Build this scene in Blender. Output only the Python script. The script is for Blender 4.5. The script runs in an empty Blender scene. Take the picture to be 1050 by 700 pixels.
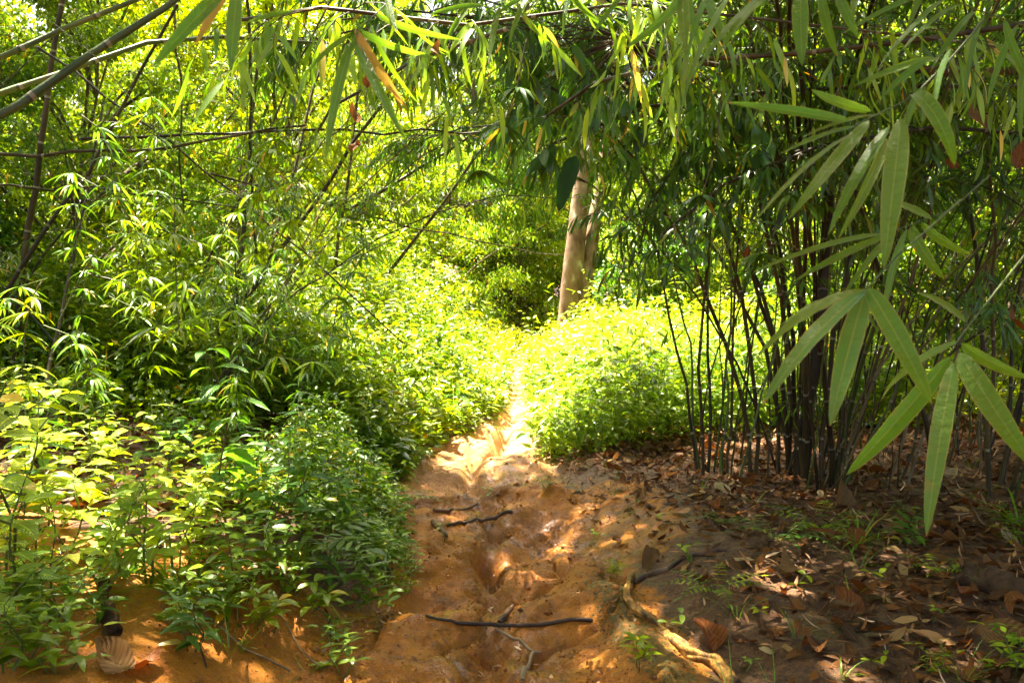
import bpy, math, random
import numpy as np
from mathutils import Vector
rng = np.random.default_rng(11)
random.seed(5)
PI = math.pi
sc = bpy.context.scene
COL = sc.collection
R = math.radians
def U(a, b): return float(rng.uniform(a, b))

# ------------------------------------------------------------------ camera frame
CAMZ = 1.3
PITCH = math.atan(50/875)
CAM = np.array([0, 0, CAMZ]); FW = np.array([0, math.cos(PITCH), -math.sin(PITCH)]); UPV = np.array([0, math.sin(PITCH), math.cos(PITCH)])
def at(px, py, d):
    return CAM + np.array([1., 0, 0])*(px-525)/875*d + UPV*(350-py)/875*d + FW*d

# ------------------------------------------------------------------ noise
_tab = np.random.default_rng(3).random((256, 256))
def vn(x, y):
    x = np.asarray(x, float); y = np.asarray(y, float)
    xi = np.floor(x).astype(int); yi = np.floor(y).astype(int); fx = x-xi; fy = y-yi
    fx = fx*fx*(3-2*fx); fy = fy*fy*(3-2*fy)
    a = _tab[xi % 256, yi % 256]; b = _tab[(xi+1) % 256, yi % 256]; c = _tab[xi % 256, (yi+1) % 256]; d = _tab[(xi+1) % 256, (yi+1) % 256]
    return (a*(1-fx)+b*fx)*(1-fy)+(c*(1-fx)+d*fx)*fy - .5
def fbm(x, y, o=4, g=.5):
    s = 0; a = 1.; f = 1.
    for i in range(o):
        s = s + a*vn(x*f+17.3*i, y*f+9.1*i); a *= g; f *= 2.03
    return s
def sst(a, b, x):
    t = np.clip((x-a)/(b-a), 0, 1); return t*t*(3-2*t)

# ------------------------------------------------------------------ terrain
TY = [0, 2.8, 3.35, 3.8, 4.7, 5.7, 7.1, 8.7, 11.4, 15.2, 20, 60]
TC = [0, -.06, -.05, -.02, -.06, -.26, -.20, .03, 0.04, .16, 1.2, 4]
TW = [.62, .56, .5, .47, .50, .50, .36, .17, .12, .11, .12, .15]
def trail(y): return np.interp(y, TY, TC), np.interp(y, TY, TW)
def runnel(y): return np.interp(y, [0, 2.8, 3.4, 3.9, 4.5, 5.2, 6.2, 7.2, 9], [-.1, -.12, -.02, -.13, -.10, -.16, -.34, -.12, 0.])+.03*np.sin(y*5.3)
def hgt(x, y):
    x = np.asarray(x, float); y = np.asarray(y, float)
    c, w = trail(y)
    wx = x+.10*fbm(x*1.7, y*1.7, 3); d = wx-c
    near = 1-.65*sst(6, 11, y)
    L = sst(0, .55, -d-w)*.26*near + np.clip(-d-w-.3, 0, 6)*.10
    Rr = sst(0, .45, d-w)*.10*near + np.clip(d-w-.3, 0, 6)*.035
    inside = 1-sst(.75, 1.35, np.abs(d)/w)
    h = L+Rr - .05*inside*(1-np.clip(np.abs(d)/w, 0, 1)**2)
    # runnel worn by water and eroded lumps and steps of clay
    rd = np.abs(x-runnel(y)+.03*fbm(x*6, y*6, 2)); fade = 1-sst(7.5, 10, y)
    h = h-.17*np.exp(-(rd/.06)**2)*fade*inside*(.35+.9*sst(-.15, .25, vn(x*.3, y*1.9)))
    lum = 1-np.abs(2*fbm(wx*1.5+3, y*1.9, 2))
    h = h+inside*fade*(.12*(lum-.6)+.07*fbm(x*3.3, y*4.2, 3)-.05*np.exp(-(fbm(wx*2.6+9, y*2.2, 2)/.035)**2))
    st = y*1.15+.6*fbm(x*2.0, y*.8, 2); fr = st-np.floor(st)
    h = h+inside*fade*.075*(sst(.0, .15, fr)-fr)*sst(4.2, 5.2, y)
    h = h+.05*fbm(x*.9, y*.9, 3)+.022*fbm(x*4, y*4, 4)+.014*fbm(x*15, y*15, 4)+.007*fbm(x*33, y*33, 2)+inside*.022*fbm(x*8+3, y*10, 4)-inside*fade*.018*np.exp(-(fbm(x*5+1, y*6, 3)/.03)**2)
    r = np.sqrt(x*x+y*y)
    h = h+.12*np.clip(y-19, 0, 60)*.5+np.clip(r-70, 0, 200)*.05
    # mossy ridge to the right of the trail mouth
    h = h+.09*np.exp(-((x-.42-.15*(3.4-y))/.13)**2)*(1-sst(3.5, 4.1, y))
    return h
def hz(x, y): return float(hgt(x, y))
def gnd(px, py):
    d = FW+np.array([1., 0, 0])*(px-525)/875+UPV*(350-py)/875
    t = np.arange(1.5, 40, .02); X = CAM[0]+d[0]*t; Y = CAM[1]+d[1]*t; Z = CAM[2]+d[2]*t
    k = np.argmax(Z < hgt(X, Y)); 
    if k == 0: k = len(t)-1
    return np.array([X[k], Y[k], float(hgt(X[k], Y[k]))])

# ------------------------------------------------------------------ objects
def mesh(name, V, F, mat=None, uv=None, smooth=True):
    me = bpy.data.meshes.new(name); V = np.asarray(V, np.float32); F = np.asarray(F, np.int32)
    n, k = F.shape
    me.vertices.add(len(V)); me.vertices.foreach_set('co', V.ravel())
    me.loops.add(n*k); me.loops.foreach_set('vertex_index', F.ravel())
    me.polygons.add(n); me.polygons.foreach_set('loop_start', np.arange(0, n*k, k, dtype=np.int32)); me.polygons.foreach_set('loop_total', np.full(n, k, np.int32))
    if smooth: me.polygons.foreach_set('use_smooth', np.ones(n, bool))
    if uv is not None:
        l = me.uv_layers.new(name='UVMap'); l.data.foreach_set('uv', np.asarray(uv, np.float32)[F.ravel()].ravel())
    me.update(calc_edges=True)
    if mat: me.materials.append(mat)
    return me
def link(name, me, parent=None):
    o = bpy.data.objects.new(name, me); COL.objects.link(o)
    if parent: o.parent = parent
    return o
def tag(o, label=None, cat=None, group=None, kind=None):
    if label: o['label'] = label
    if cat: o['category'] = cat
    if group: o['group'] = group
    if kind: o['kind'] = kind
    return o
def thing(name, label, cat, loc=(0, 0, 0), rz=0, group=None, s=1):
    o = bpy.data.objects.new(name, None); COL.objects.link(o)
    o.location = [float(v) for v in loc]; o.rotation_euler = (0, 0, rz); o.scale = (s, s, s); o.empty_display_size = .1
    return tag(o, label, cat, group)
def dup(root, loc, rz=0, s=1, label=None, group=None, tilt=(0, 0)):
    r = root.copy(); COL.objects.link(r); r.location = [float(v) for v in loc]; r.rotation_euler = (tilt[0], tilt[1], rz); r.scale = (s, s, s)
    if label: r['label'] = label
    if group: r['group'] = group
    for ch in list(root.children):
        c = ch.copy(); COL.objects.link(c); c.parent = r
        for g in list(ch.children):
            d = g.copy(); COL.objects.link(d); d.parent = c
    return r
class Proto:                       # first use moves the prototype itself, later uses copy it
    def __init__(s, root): s.root = root; s.used = False
    def put(s, loc, rz=0, sc_=1, label=None, group=None, tilt=(0, 0)):
        if not s.used:
            s.used = True; r = s.root
            r.location = [float(v) for v in loc]; r.rotation_euler = (tilt[0], tilt[1], rz); r.scale = (sc_,)*3
            if label: r['label'] = label
            if group: r['group'] = group
            return r
        return dup(s.root, loc, rz, sc_, label, group, tilt)

def nrm(v): return v/np.maximum(np.linalg.norm(v, axis=-1, keepdims=True), 1e-9)
PROF = {'lance': lambda t: np.sin(PI*np.clip(t, 0, 1)**.72)**.62, 'ovate': lambda t: np.sin(PI*t**.7)**.8*(1-.15*t), 'ellip': lambda t: np.sin(PI*t**.9)**.75, 'line': lambda t: np.clip((1-t)*3, .2, 1)*np.clip(t*6+.4, 0, 1), 'strip': lambda t: 1-.6*t}
class Leaves:
    def __init__(s): s.a = []
    def add(s, P, D, N, L, W, bend=.4):
        P = np.atleast_2d(P); n = len(P)
        D = np.broadcast_to(np.atleast_2d(D), (n, 3)); N = np.broadcast_to(np.atleast_2d(N), (n, 3))
        s.a.append((P, D, N, np.broadcast_to(L, n), np.broadcast_to(W, n), np.broadcast_to(bend, n)))
    def cat(s): return [np.concatenate([a[i] for a in s.a]) for i in range(6)]
    def count(s): return sum(len(a[0]) for a in s.a)
    def build(s, name, mat, parent=None, origin=(0, 0, 0), rows=3, prof='ovate', fold=.35, wav=0., flat=False, keep=None):
        if not s.a: return None
        P, D, N, L, W, Bn = [np.array(v) for v in s.cat()]
        if keep is not None:
            m = keep(P); P, D, N, L, W, Bn = P[m], D[m], N[m], L[m], W[m], Bn[m]
        P = P-np.asarray(origin); n = len(P); D = nrm(D); B = nrm(np.cross(N, D)); N = np.cross(D, B)
        f = PROF[prof]
        if flat:      # two triangles folded on the midrib
            Mid = P+L[:, None]*D*.45-N*(L*Bn*.08)[:, None]; Tip = P+L[:, None]*D*np.cos(Bn)[:, None]-N*(L*np.sin(Bn)*.6)[:, None]
            h = (W/2)[:, None]
            V = np.stack([P, Mid+B*h+N*h*fold, Tip, Mid-B*h+N*h*fold], 1).reshape(-1, 3)
            k = np.arange(n)[:, None]*4; F = np.concatenate([k+[0, 2, 1], k+[0, 3, 2]]); F = F.reshape(-1, 3)
            uv = np.tile([[.5, 0], [1, .5], [.5, 1], [0, .5]], (n, 1))
            me = mesh(name, V, F, mat, uv, smooth=False)
        else:
            ts = np.linspace(0, 1, rows+1); vs = []
            fo = np.broadcast_to(fold, n)
            for t in ts:
                a = Bn*t; bb = np.where(np.abs(Bn) < 1e-3, 1e-3, Bn); a_ = bb*t
                c = P+(L*np.sin(a_)/bb)[:, None]*D-(L*(1-np.cos(a_))/bb)[:, None]*N
                Nn = np.cos(a)[:, None]*N+np.sin(a)[:, None]*D
                pw = float(f(np.array(max(t, .0)))); pw = max(pw, .12 if t == 0 else .03)
                hw = (W/2*pw)[:, None]
                for u in (-1, 0, 1):
                    q = c+u*hw*np.cos(fo)[:, None]*B+abs(u)*hw*np.sin(fo)[:, None]*Nn
                    if wav and u: q = q+Nn*(hw*wav*rng.uniform(-1, 1, (n, 1)))
                    vs.append(q)
            V = np.stack(vs, 1).reshape(-1, 3); m = 3*(rows+1); pat = []
            for r_ in range(rows):
                for c_ in (0, 1):
                    i = r_*3+c_; pat.append([i, i+1, i+4, i+3])
            F = (np.arange(n)[:, None, None]*m+np.array(pat)[None]).reshape(-1, 4)
            uv = np.tile(np.array([[u/2, t] for t in ts for u in (0, 1, 2)]), (n, 1))
            me = mesh(name, V, F, mat, uv)
        return link(name, me, parent)
class Tubes:
    def __init__(s): s.V = []; s.F = []; s.UV = []; s.n = 0
    def add(s, pts, rad, k=5, cap=False):
        pts = np.asarray(pts, float); m = len(pts); rad = np.broadcast_to(rad, m) if np.ndim(rad) != 1 else np.asarray(rad)
        T = nrm(np.gradient(pts, axis=0)); ref = np.array([0, 0, 1.]) if abs(T[:, 2]).mean() < .8 else np.array([1., 0, 0])
        A = nrm(np.cross(T, ref)); B = np.cross(T, A)
        th = np.arange(k)*2*PI/k
        V = pts[:, None]+rad[:, None, None]*(np.cos(th)[None, :, None]*A[:, None]+np.sin(th)[None, :, None]*B[:, None])
        s.V.append(V.reshape(-1, 3))
        ln = np.concatenate([[0], np.cumsum(np.linalg.norm(np.diff(pts, axis=0), axis=1))])
        s.UV.append(np.stack([np.tile(th/(2*PI), m), np.repeat(ln, k)], 1))
        i = np.arange(m-1)[:, None]*k; j = np.arange(k)[None]; j2 = (j+1) % k
        s.F.append(np.stack([i+j, i+j2, i+k+j2, i+k+j], -1).reshape(-1, 4)+s.n); s.n += m*k
        if cap:
            for end in (0, m-1):
                o = s.n-m*k+end*k; q = [[o+a, o+a+1, o+k-2-a, o+k-1-a] for a in range(k//2-1)]
                s.F.append(np.array(q))
    def build(s, name, mat, parent=None, origin=(0, 0, 0), rough=0.):
        V = np.concatenate(s.V)
        if rough: V = V+rough*np.stack([fbm(V[:, 0]*23+5, V[:, 2]*23+V[:, 1]*7, 2), fbm(V[:, 1]*23, V[:, 2]*19, 2), fbm(V[:, 0]*21, V[:, 1]*23, 2)], 1)
        return link(name, mesh(name, V-np.asarray(origin), np.concatenate(s.F), mat, np.concatenate(s.UV)), parent)
def rperp(n=1):
    a = rng.uniform(0, 2*PI, n); return np.stack([np.cos(a), np.sin(a), np.zeros(n)], 1)

# ------------------------------------------------------------------ materials
def newmat(name):
    m = bpy.data.materials.new(name); m.use_nodes = True; nt = m.node_tree; nt.nodes.clear()
    out = nt.nodes.new('ShaderNodeOutputMaterial'); return m, nt, out
def nd(nt, t, **kw):
    n = nt.nodes.new(t)
    for k, v in kw.items():
        if k in n.inputs.keys() if hasattr(n.inputs, 'keys') else False: n.inputs[k].default_value = v
        else: setattr(n, k, v)
    return n
def ramp(nt, fac, stops, interp='LINEAR'):
    r = nt.nodes.new('ShaderNodeValToRGB'); r.color_ramp.interpolation = interp
    e = r.color_ramp.elements
    while len(e) < len(stops): e.new(.5)
    for q, (p, c) in zip(e, stops): q.position = p; q.color = (*c, 1) if len(c) == 3 else c
    nt.links.new(fac, r.inputs[0]); return r
def mixc(nt, fac, a, b, mode='MIX'):
    m = nt.nodes.new('ShaderNodeMix'); m.data_type = 'RGBA'; m.blend_type = mode
    for s_, v in ((0, fac), (6, a), (7, b)):
        if isinstance(v, (int, float)): m.inputs[s_].default_value = v
        elif isinstance(v, tuple): m.inputs[s_].default_value = (*v, 1)
        else: nt.links.new(v, m.inputs[s_])
    return m.outputs[2]
def mth(nt, op, a, b=None, c=None):
    m = nt.nodes.new('ShaderNodeMath'); m.operation = op
    for i, v in enumerate((a, b, c)):
        if v is None: continue
        if isinstance(v, (int, float)): m.inputs[i].default_value = v
        else: nt.links.new(v, m.inputs[i])
    return m.outputs[0]
def leafmat(name, lo, hi, trans=(1.2, 1.12, .3), tw=.45, rough=.36, gloss=.11, odd=.03, oddc=(.30, .16, .02), hero=False, vein=2.):
    m, nt, out = newmat(name); L = nt.links
    g = nt.nodes.new('ShaderNodeNewGeometry'); oi = nt.nodes.new('ShaderNodeObjectInfo')
    rn = g.outputs['Random Per Island']
    st = [(0, lo), (.55, tuple((a+b)/2 for a, b in zip(lo, hi))), (1-odd-.02, hi), (1-odd, oddc)] if odd else [(0, lo), (1, hi)]
    col = ramp(nt, rn, st).outputs[0]
    hs = nt.nodes.new('ShaderNodeHueSaturation'); L.new(col, hs.inputs['Color'])
    L.new(mth(nt, 'MULTIPLY_ADD', oi.outputs['Random'], .045, .478), hs.inputs['Hue'])
    L.new(mth(nt, 'MULTIPLY_ADD', oi.outputs['Random'], -.2, 1.12), hs.inputs['Saturation'])
    L.new(mth(nt, 'MULTIPLY_ADD', mth(nt, 'FRACT', mth(nt, 'MULTIPLY', rn, 37.7)), .5, .75), hs.inputs['Value'])
    col = hs.outputs[0]
    bump = None
    uv = nt.nodes.new('ShaderNodeUVMap'); sep = nt.nodes.new('ShaderNodeSeparateXYZ'); L.new(uv.outputs[0], sep.inputs[0])
    mid = mth(nt, 'ABSOLUTE', mth(nt, 'SUBTRACT', sep.outputs[0], .5))
    rib = mth(nt, 'LESS_THAN', mid, .035)
    if hero == 'bamboo':
        v = mth(nt, 'SINE', mth(nt, 'MULTIPLY', sep.outputs[0], 75.)); v = mth(nt, 'MULTIPLY_ADD', v, .12, 0.)
        col = mixc(nt, mth(nt, 'ADD', v, .12), col, (.22, .30, .06))
        col = mixc(nt, mth(nt, 'MULTIPLY', rib, .6), col, (.24, .30, .06))
        tc = nt.nodes.new('ShaderNodeTexCoord'); no = nt.nodes.new('ShaderNodeTexNoise'); no.inputs['Scale'].default_value = 22; no.inputs['Detail'].default_value = 5
        L.new(tc.outputs['Object'], no.inputs['Vector'])
        sp = mth(nt, 'MULTIPLY', ramp(nt, no.outputs[0], [(.66, (0, 0, 0)), (.74, (1, 1, 1))]).outputs[0], .45)
        col = mixc(nt, sp, col, (.23, .15, .03))
        big = nt.nodes.new('ShaderNodeTexNoise'); big.inputs['Scale'].default_value = 9; big.inputs['Detail'].default_value = 3; L.new(tc.outputs['Object'], big.inputs['Vector'])
        col = mixc(nt, ramp(nt, big.outputs[0], [(.42, (0, 0, 0)), (.68, (.45, .45, .45))]).outputs[0], col, (.11, .19, .010))
        col = mixc(nt, mth(nt, 'MULTIPLY', mth(nt, 'GREATER_THAN', mid, .455), .6), col, (.28, .24, .06))
        tip = mth(nt, 'ADD', sep.outputs[1], mth(nt, 'MULTIPLY', no.outputs[0], .25))
        tipm = mth(nt, 'MULTIPLY', mth(nt, 'GREATER_THAN', tip, 1.12), .6)
        col = mixc(nt, tipm, col, (.32, .13, .03))
        w = nt.nodes.new('ShaderNodeTexNoise'); w.inputs['Scale'].default_value = 2.2; cm = nt.nodes.new('ShaderNodeCombineXYZ'); L.new(mth(nt, 'MULTIPLY', sep.outputs[0], 1.2), cm.inputs[0]); L.new(mth(nt, 'MULTIPLY', sep.outputs[1], 14.), cm.inputs[1]); L.new(rn, cm.inputs[2]); L.new(cm.outputs[0], w.inputs[0])
        hh = mth(nt, 'ADD', mth(nt, 'MULTIPLY', v, 1.2), w.outputs[0])
        b = nt.nodes.new('ShaderNodeBump'); b.inputs['Strength'].default_value = .9; b.inputs['Distance'].default_value = .012; L.new(hh, b.inputs['Height']); bump = b.outputs[0]
    elif hero == 'broad':
        sv = mth(nt, 'SINE', mth(nt, 'MULTIPLY', mth(nt, 'SUBTRACT', sep.outputs[1], mth(nt, 'MULTIPLY', mid, .55)), 62.))
        col = mixc(nt, mth(nt, 'MULTIPLY', mth(nt, 'GREATER_THAN', sv, .9), .3), col, tuple(min(1, c*vein) for c in hi))
        col = mixc(nt, mth(nt, 'MULTIPLY', rib, .5), col, tuple(min(1, c*vein) for c in hi))
        b = nt.nodes.new('ShaderNodeBump'); b.inputs['Strength'].default_value = .5; b.inputs['Distance'].default_value = .004; L.new(sv, b.inputs['Height']); bump = b.outputs[0]
    df = nt.nodes.new('ShaderNodeBsdfDiffuse'); tr = nt.nodes.new('ShaderNodeBsdfTranslucent'); gl = nt.nodes.new('ShaderNodeBsdfGlossy')
    L.new(col, df.inputs[0]); L.new(mixc(nt, 1., col, trans, 'MULTIPLY'), tr.inputs[0]); gl.inputs['Roughness'].default_value = rough
    ms = nt.nodes.new('ShaderNodeAddShader')
    # scattered + transmitted light: each side carries its own share of the leaf's pigment
    L.new(df.outputs[0], ms.inputs[0]); L.new(tr.outputs[0], ms.inputs[1])
    fr = nt.nodes.new('ShaderNodeLayerWeight'); fr.inputs[0].default_value = .5
    mg = nt.nodes.new('ShaderNodeMixShader'); L.new(mth(nt, 'MULTIPLY_ADD', mth(nt, 'POWER', fr.outputs['Facing'], 4.), .26 if hero == 'bamboo' else .09, gloss*.35), mg.inputs[0]); L.new(ms.outputs[0], mg.inputs[1]); L.new(gl.outputs[0], mg.inputs[2])
    if bump is not None:
        for q in (df, gl): L.new(bump, q.inputs['Normal'])
    L.new(mg.outputs[0], out.inputs[0]); return m
def solidmat(name, c1, c2, scale=8, rough=.8, c3=None, bump=.3, bscale=30, stretch=(1, 1, 1), rings=False, spec=.3, isl=False):
    m, nt, out = newmat(name); L = nt.links; p = nt.nodes.new('ShaderNodeBsdfPrincipled')
    tc = nt.nodes.new('ShaderNodeTexCoord'); mp = nt.nodes.new('ShaderNodeMapping'); mp.inputs['Scale'].default_value = stretch; L.new(tc.outputs['Object'], mp.inputs[0])
    n = nt.nodes.new('ShaderNodeTexNoise'); n.inputs['Scale'].default_value = scale; n.inputs['Detail'].default_value = 6; L.new(mp.outputs[0], n.inputs[0])
    st = [(.33, c1), (.62, c2)] + ([(.70, c3)] if c3 else [])
    col = ramp(nt, n.outputs[0], st).outputs[0]
    if rings:
        uv = nt.nodes.new('ShaderNodeUVMap'); s = nt.nodes.new('ShaderNodeSeparateXYZ'); L.new(uv.outputs[0], s.inputs[0])
        fr = mth(nt, 'FRACT', mth(nt, 'MULTIPLY', s.outputs[1], 1/rings))
        col = mixc(nt, mth(nt, 'MULTIPLY', mth(nt, 'LESS_THAN', fr, .05), .8), col, (.26, .24, .15))
        col = mixc(nt, mth(nt, 'MULTIPLY', mth(nt, 'GREATER_THAN', fr, .965), .7), col, (.02, .018, .01))
    g = nt.nodes.new('ShaderNodeNewGeometry'); oi = nt.nodes.new('ShaderNodeObjectInfo'); hs = nt.nodes.new('ShaderNodeHueSaturation'); L.new(col, hs.inputs['Color'])
    L.new(mth(nt, 'MULTIPLY_ADD', mth(nt, 'FRACT', mth(nt, 'ADD', oi.outputs['Random'], g.outputs['Random Per Island'] if isl else 0.)), .9, .55), hs.inputs['Value'])
    L.new(hs.outputs[0], p.inputs['Base Color']); p.inputs['Roughness'].default_value = rough; p.inputs['Specular IOR Level'].default_value = spec
    n2 = nt.nodes.new('ShaderNodeTexNoise'); n2.inputs['Scale'].default_value = bscale; n2.inputs['Detail'].default_value = 5; L.new(mp.outputs[0], n2.inputs[0])
    b = nt.nodes.new('ShaderNodeBump'); b.inputs['Strength'].default_value = bump; b.inputs['Distance'].default_value = .01; L.new(n2.outputs[0], b.inputs['Height']); L.new(b.outputs[0], p.inputs['Normal'])
    L.new(p.outputs[0], out.inputs[0]); return m
M = dict(
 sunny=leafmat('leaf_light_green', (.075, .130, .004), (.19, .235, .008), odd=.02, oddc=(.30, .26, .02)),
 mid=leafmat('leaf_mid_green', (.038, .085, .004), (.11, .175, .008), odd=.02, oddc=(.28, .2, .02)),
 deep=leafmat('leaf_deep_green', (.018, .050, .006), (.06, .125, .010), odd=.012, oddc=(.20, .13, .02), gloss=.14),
 yellow=leafmat('leaf_yellow_green', (.12, .19, .006), (.24, .28, .010), odd=.04, oddc=(.4, .26, .03), hero='broad'),
 broad=leafmat('leaf_broad_green', (.035, .10, .010), (.085, .17, .018), odd=.02, oddc=(.35, .25, .02), hero='broad', gloss=.14),
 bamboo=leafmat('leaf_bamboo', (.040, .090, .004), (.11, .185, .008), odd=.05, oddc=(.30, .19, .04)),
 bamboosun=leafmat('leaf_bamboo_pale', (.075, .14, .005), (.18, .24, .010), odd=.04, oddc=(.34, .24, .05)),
 darkleaf=leafmat('leaf_dark', (.010, .026, .004), (.014, .034, .005), odd=0, gloss=.02, trans=(.5, .6, .2)),
 hero=leafmat('leaf_bamboo_near', (.030, .105, .006), (.075, .19, .009), odd=0, hero='bamboo', rough=.38, gloss=.2),
 herodead=leafmat('leaf_bamboo_dry', (.30, .16, .04), (.42, .30, .10), odd=0, hero='bamboo', trans=(1.1, .9, .5)),
 dead=leafmat('leaf_dead', (.028, .013, .004), (.17, .072, .016), trans=(.35, .22, .1), odd=.07, oddc=(.34, .22, .08), rough=.5, hero='broad', gloss=.06, vein=1.35),
 straw=leafmat('leaf_straw', (.10, .055, .02), (.36, .23, .09), trans=(.5, .4, .2), odd=.05, oddc=(.55, .42, .24), rough=.6),
 culm=solidmat('culm_dark', (.018, .012, .005), (.075, .055, .018), scale=5, rough=.5, c3=(.13, .11, .05), rings=.31, stretch=(1, 1, .4)),
 culmgreen=solidmat('culm_green', (.035, .06, .010), (.085, .12, .02), scale=4, rough=.45, c3=(.12, .11, .04), rings=.33, spec=.5),
 culmpale=solidmat('culm_pale', (.10, .075, .03), (.25, .19, .09), scale=6, rough=.6, rings=.27),
 stem=solidmat('stem_green', (.05, .085, .012), (.12, .15, .03), scale=12, rough=.6),
 brownstem=solidmat('stem_brown', (.04, .022, .01), (.12, .07, .03), scale=12, rough=.75),
 bark=solidmat('bark_brown', (.05, .035, .02), (.16, .12, .075), scale=5, rough=.9, bump=.8, stretch=(1, 1, .3)),
 palebark=solidmat('bark_pale', (.15, .075, .04), (.38, .25, .16), scale=6, rough=.85, c3=(.72, .63, .52), bump=.5, bscale=9, stretch=(1, 1, .55)),
 root=solidmat('root_dark', (.022, .012, .008), (.11, .055, .028), scale=14, rough=.55, bump=.6, bscale=45),
 yroot=solidmat('root_yellow', (.035, .016, .006), (.30, .15, .025), scale=16, rough=.55, c3=(.50, .32, .07), bump=1., bscale=60, stretch=(2.2, 1, 1)),
 log=solidmat('log_dark', (.035, .020, .011), (.12, .070, .035), scale=16, rough=.9, bump=1., spec=.1),
 twig=solidmat('twig_dry', (.10, .06, .03), (.30, .21, .11), scale=9, rough=.8),
)
def groundmat():
    m, nt, out = newmat('forest_soil'); L = nt.links; p = nt.nodes.new('ShaderNodeBsdfPrincipled')
    g = nt.nodes.new('ShaderNodeNewGeometry')
    def noise(s, d=6, r=.6):
        n = nt.nodes.new('ShaderNodeTexNoise'); n.inputs['Scale'].default_value = s; n.inputs['Detail'].default_value = d; n.inputs['Roughness'].default_value = r; L.new(g.outputs['Position'], n.inputs['Vector']); return n.outputs[0]
    ca = nt.nodes.new('ShaderNodeAttribute'); ca.attribute_name = 'clay'; wa = nt.nodes.new('ShaderNodeAttribute'); wa.attribute_name = 'wet'; mo = nt.nodes.new('ShaderNodeAttribute'); mo.attribute_name = 'moss'
    n1 = noise(2.2); n2 = noise(9, 8, .7); n3 = noise(45, 6, .7)
    clay = ramp(nt, n2, [(.30, (.13, .040, .002)), (.45, (.42, .132, .003)), (.60, (.54, .195, .005)), (.78, (.60, .28, .02))]).outputs[0]
    clay = mixc(nt, mth(nt, 'MULTIPLY', ramp(nt, n3, [(.56, (0, 0, 0)), (.66, (1, 1, 1))]).outputs[0], .55), clay, (.16, .055, .018))
    clay = mixc(nt, ramp(nt, n1, [(.50, (0, 0, 0)), (.72, (.4, .4, .4))]).outputs[0], clay, (.30, .115, .008))
    hum = ramp(nt, n3, [(.3, (.022, .010, .004)), (.5, (.095, .040, .012)), (.7, (.22, .095, .028))]).outputs[0]
    hum = mixc(nt, ramp(nt, n1, [(.52, (0, 0, 0)), (.70, (.35, .35, .35))]).outputs[0], hum, (.17, .065, .018))
    f = mth(nt, 'ADD', ca.outputs['Fac'], mth(nt, 'MULTIPLY', mth(nt, 'SUBTRACT', n2, .5), 1.3))
    f = ramp(nt, f, [(.36, (0, 0, 0)), (.58, (1, 1, 1))]).outputs[0]
    col = mixc(nt, f, hum, clay)
    col = mixc(nt, mth(nt, 'MULTIPLY', wa.outputs['Fac'], .5), col, (.20, .062, .006))
    n4 = noise(190, 4, .8)
    col = mixc(nt, mth(nt, 'MULTIPLY', ramp(nt, n4, [(.54, (0, 0, 0)), (.60, (1, 1, 1))]).outputs[0], .5), col, (.10, .032, .006))
    col = mixc(nt, mth(nt, 'MULTIPLY', ramp(nt, n4, [(.36, (1, 1, 1)), (.43, (0, 0, 0))]).outputs[0], .35), col, (.62, .34, .10))
    dr = nt.nodes.new('ShaderNodeAttribute'); dr.attribute_name = 'dry'; col = mixc(nt, mth(nt, 'MULTIPLY', dr.outputs['Fac'], mth(nt, 'MULTIPLY_ADD', n2, 1.3, -.1)), col, (.62, .36, .15))  # paints the glare of the sunlit stretch into the clay colour
    mf = ramp(nt, mth(nt, 'ADD', mo.outputs['Fac'], mth(nt, 'MULTIPLY', mth(nt, 'SUBTRACT', n3, .5), 3.2)), [(.50, (0, 0, 0)), (.95, (.8, .8, .8))]).outputs[0]
    col = mixc(nt, mf, col, (.050, .060, .006))
    L.new(col, p.inputs['Base Color'])
    rr = mth(nt, 'SUBTRACT', mth(nt, 'SUBTRACT', mth(nt, 'MULTIPLY_ADD', n2, .8, .24), mth(nt, 'MULTIPLY', ca.outputs['Fac'], .16)), mth(nt, 'MULTIPLY', wa.outputs['Fac'], .38)); L.new(rr, p.inputs['Roughness'])
    p.inputs['Specular IOR Level'].default_value = .38; L.new(mth(nt, 'MULTIPLY', wa.outputs['Fac'], .2), p.inputs['Coat Weight']); p.inputs['Coat Roughness'].default_value = .2
    b = nt.nodes.new('ShaderNodeBump'); b.inputs['Strength'].default_value = 1.; b.inputs['Distance'].default_value = .03; L.new(mth(nt, 'ADD', mth(nt, 'MULTIPLY', n3, .45), n2), b.inputs['Height'])
    b2 = nt.nodes.new('ShaderNodeBump'); b2.inputs['Strength'].default_value = .8; b2.inputs['Distance'].default_value = .007; L.new(noise(160, 3), b2.inputs['Height']); L.new(b.outputs[0], b2.inputs['Normal'])
    L.new(b2.outputs[0], p.inputs['Normal']); L.new(p.outputs[0], out.inputs[0]); return m
M['soil'] = groundmat()

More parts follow.
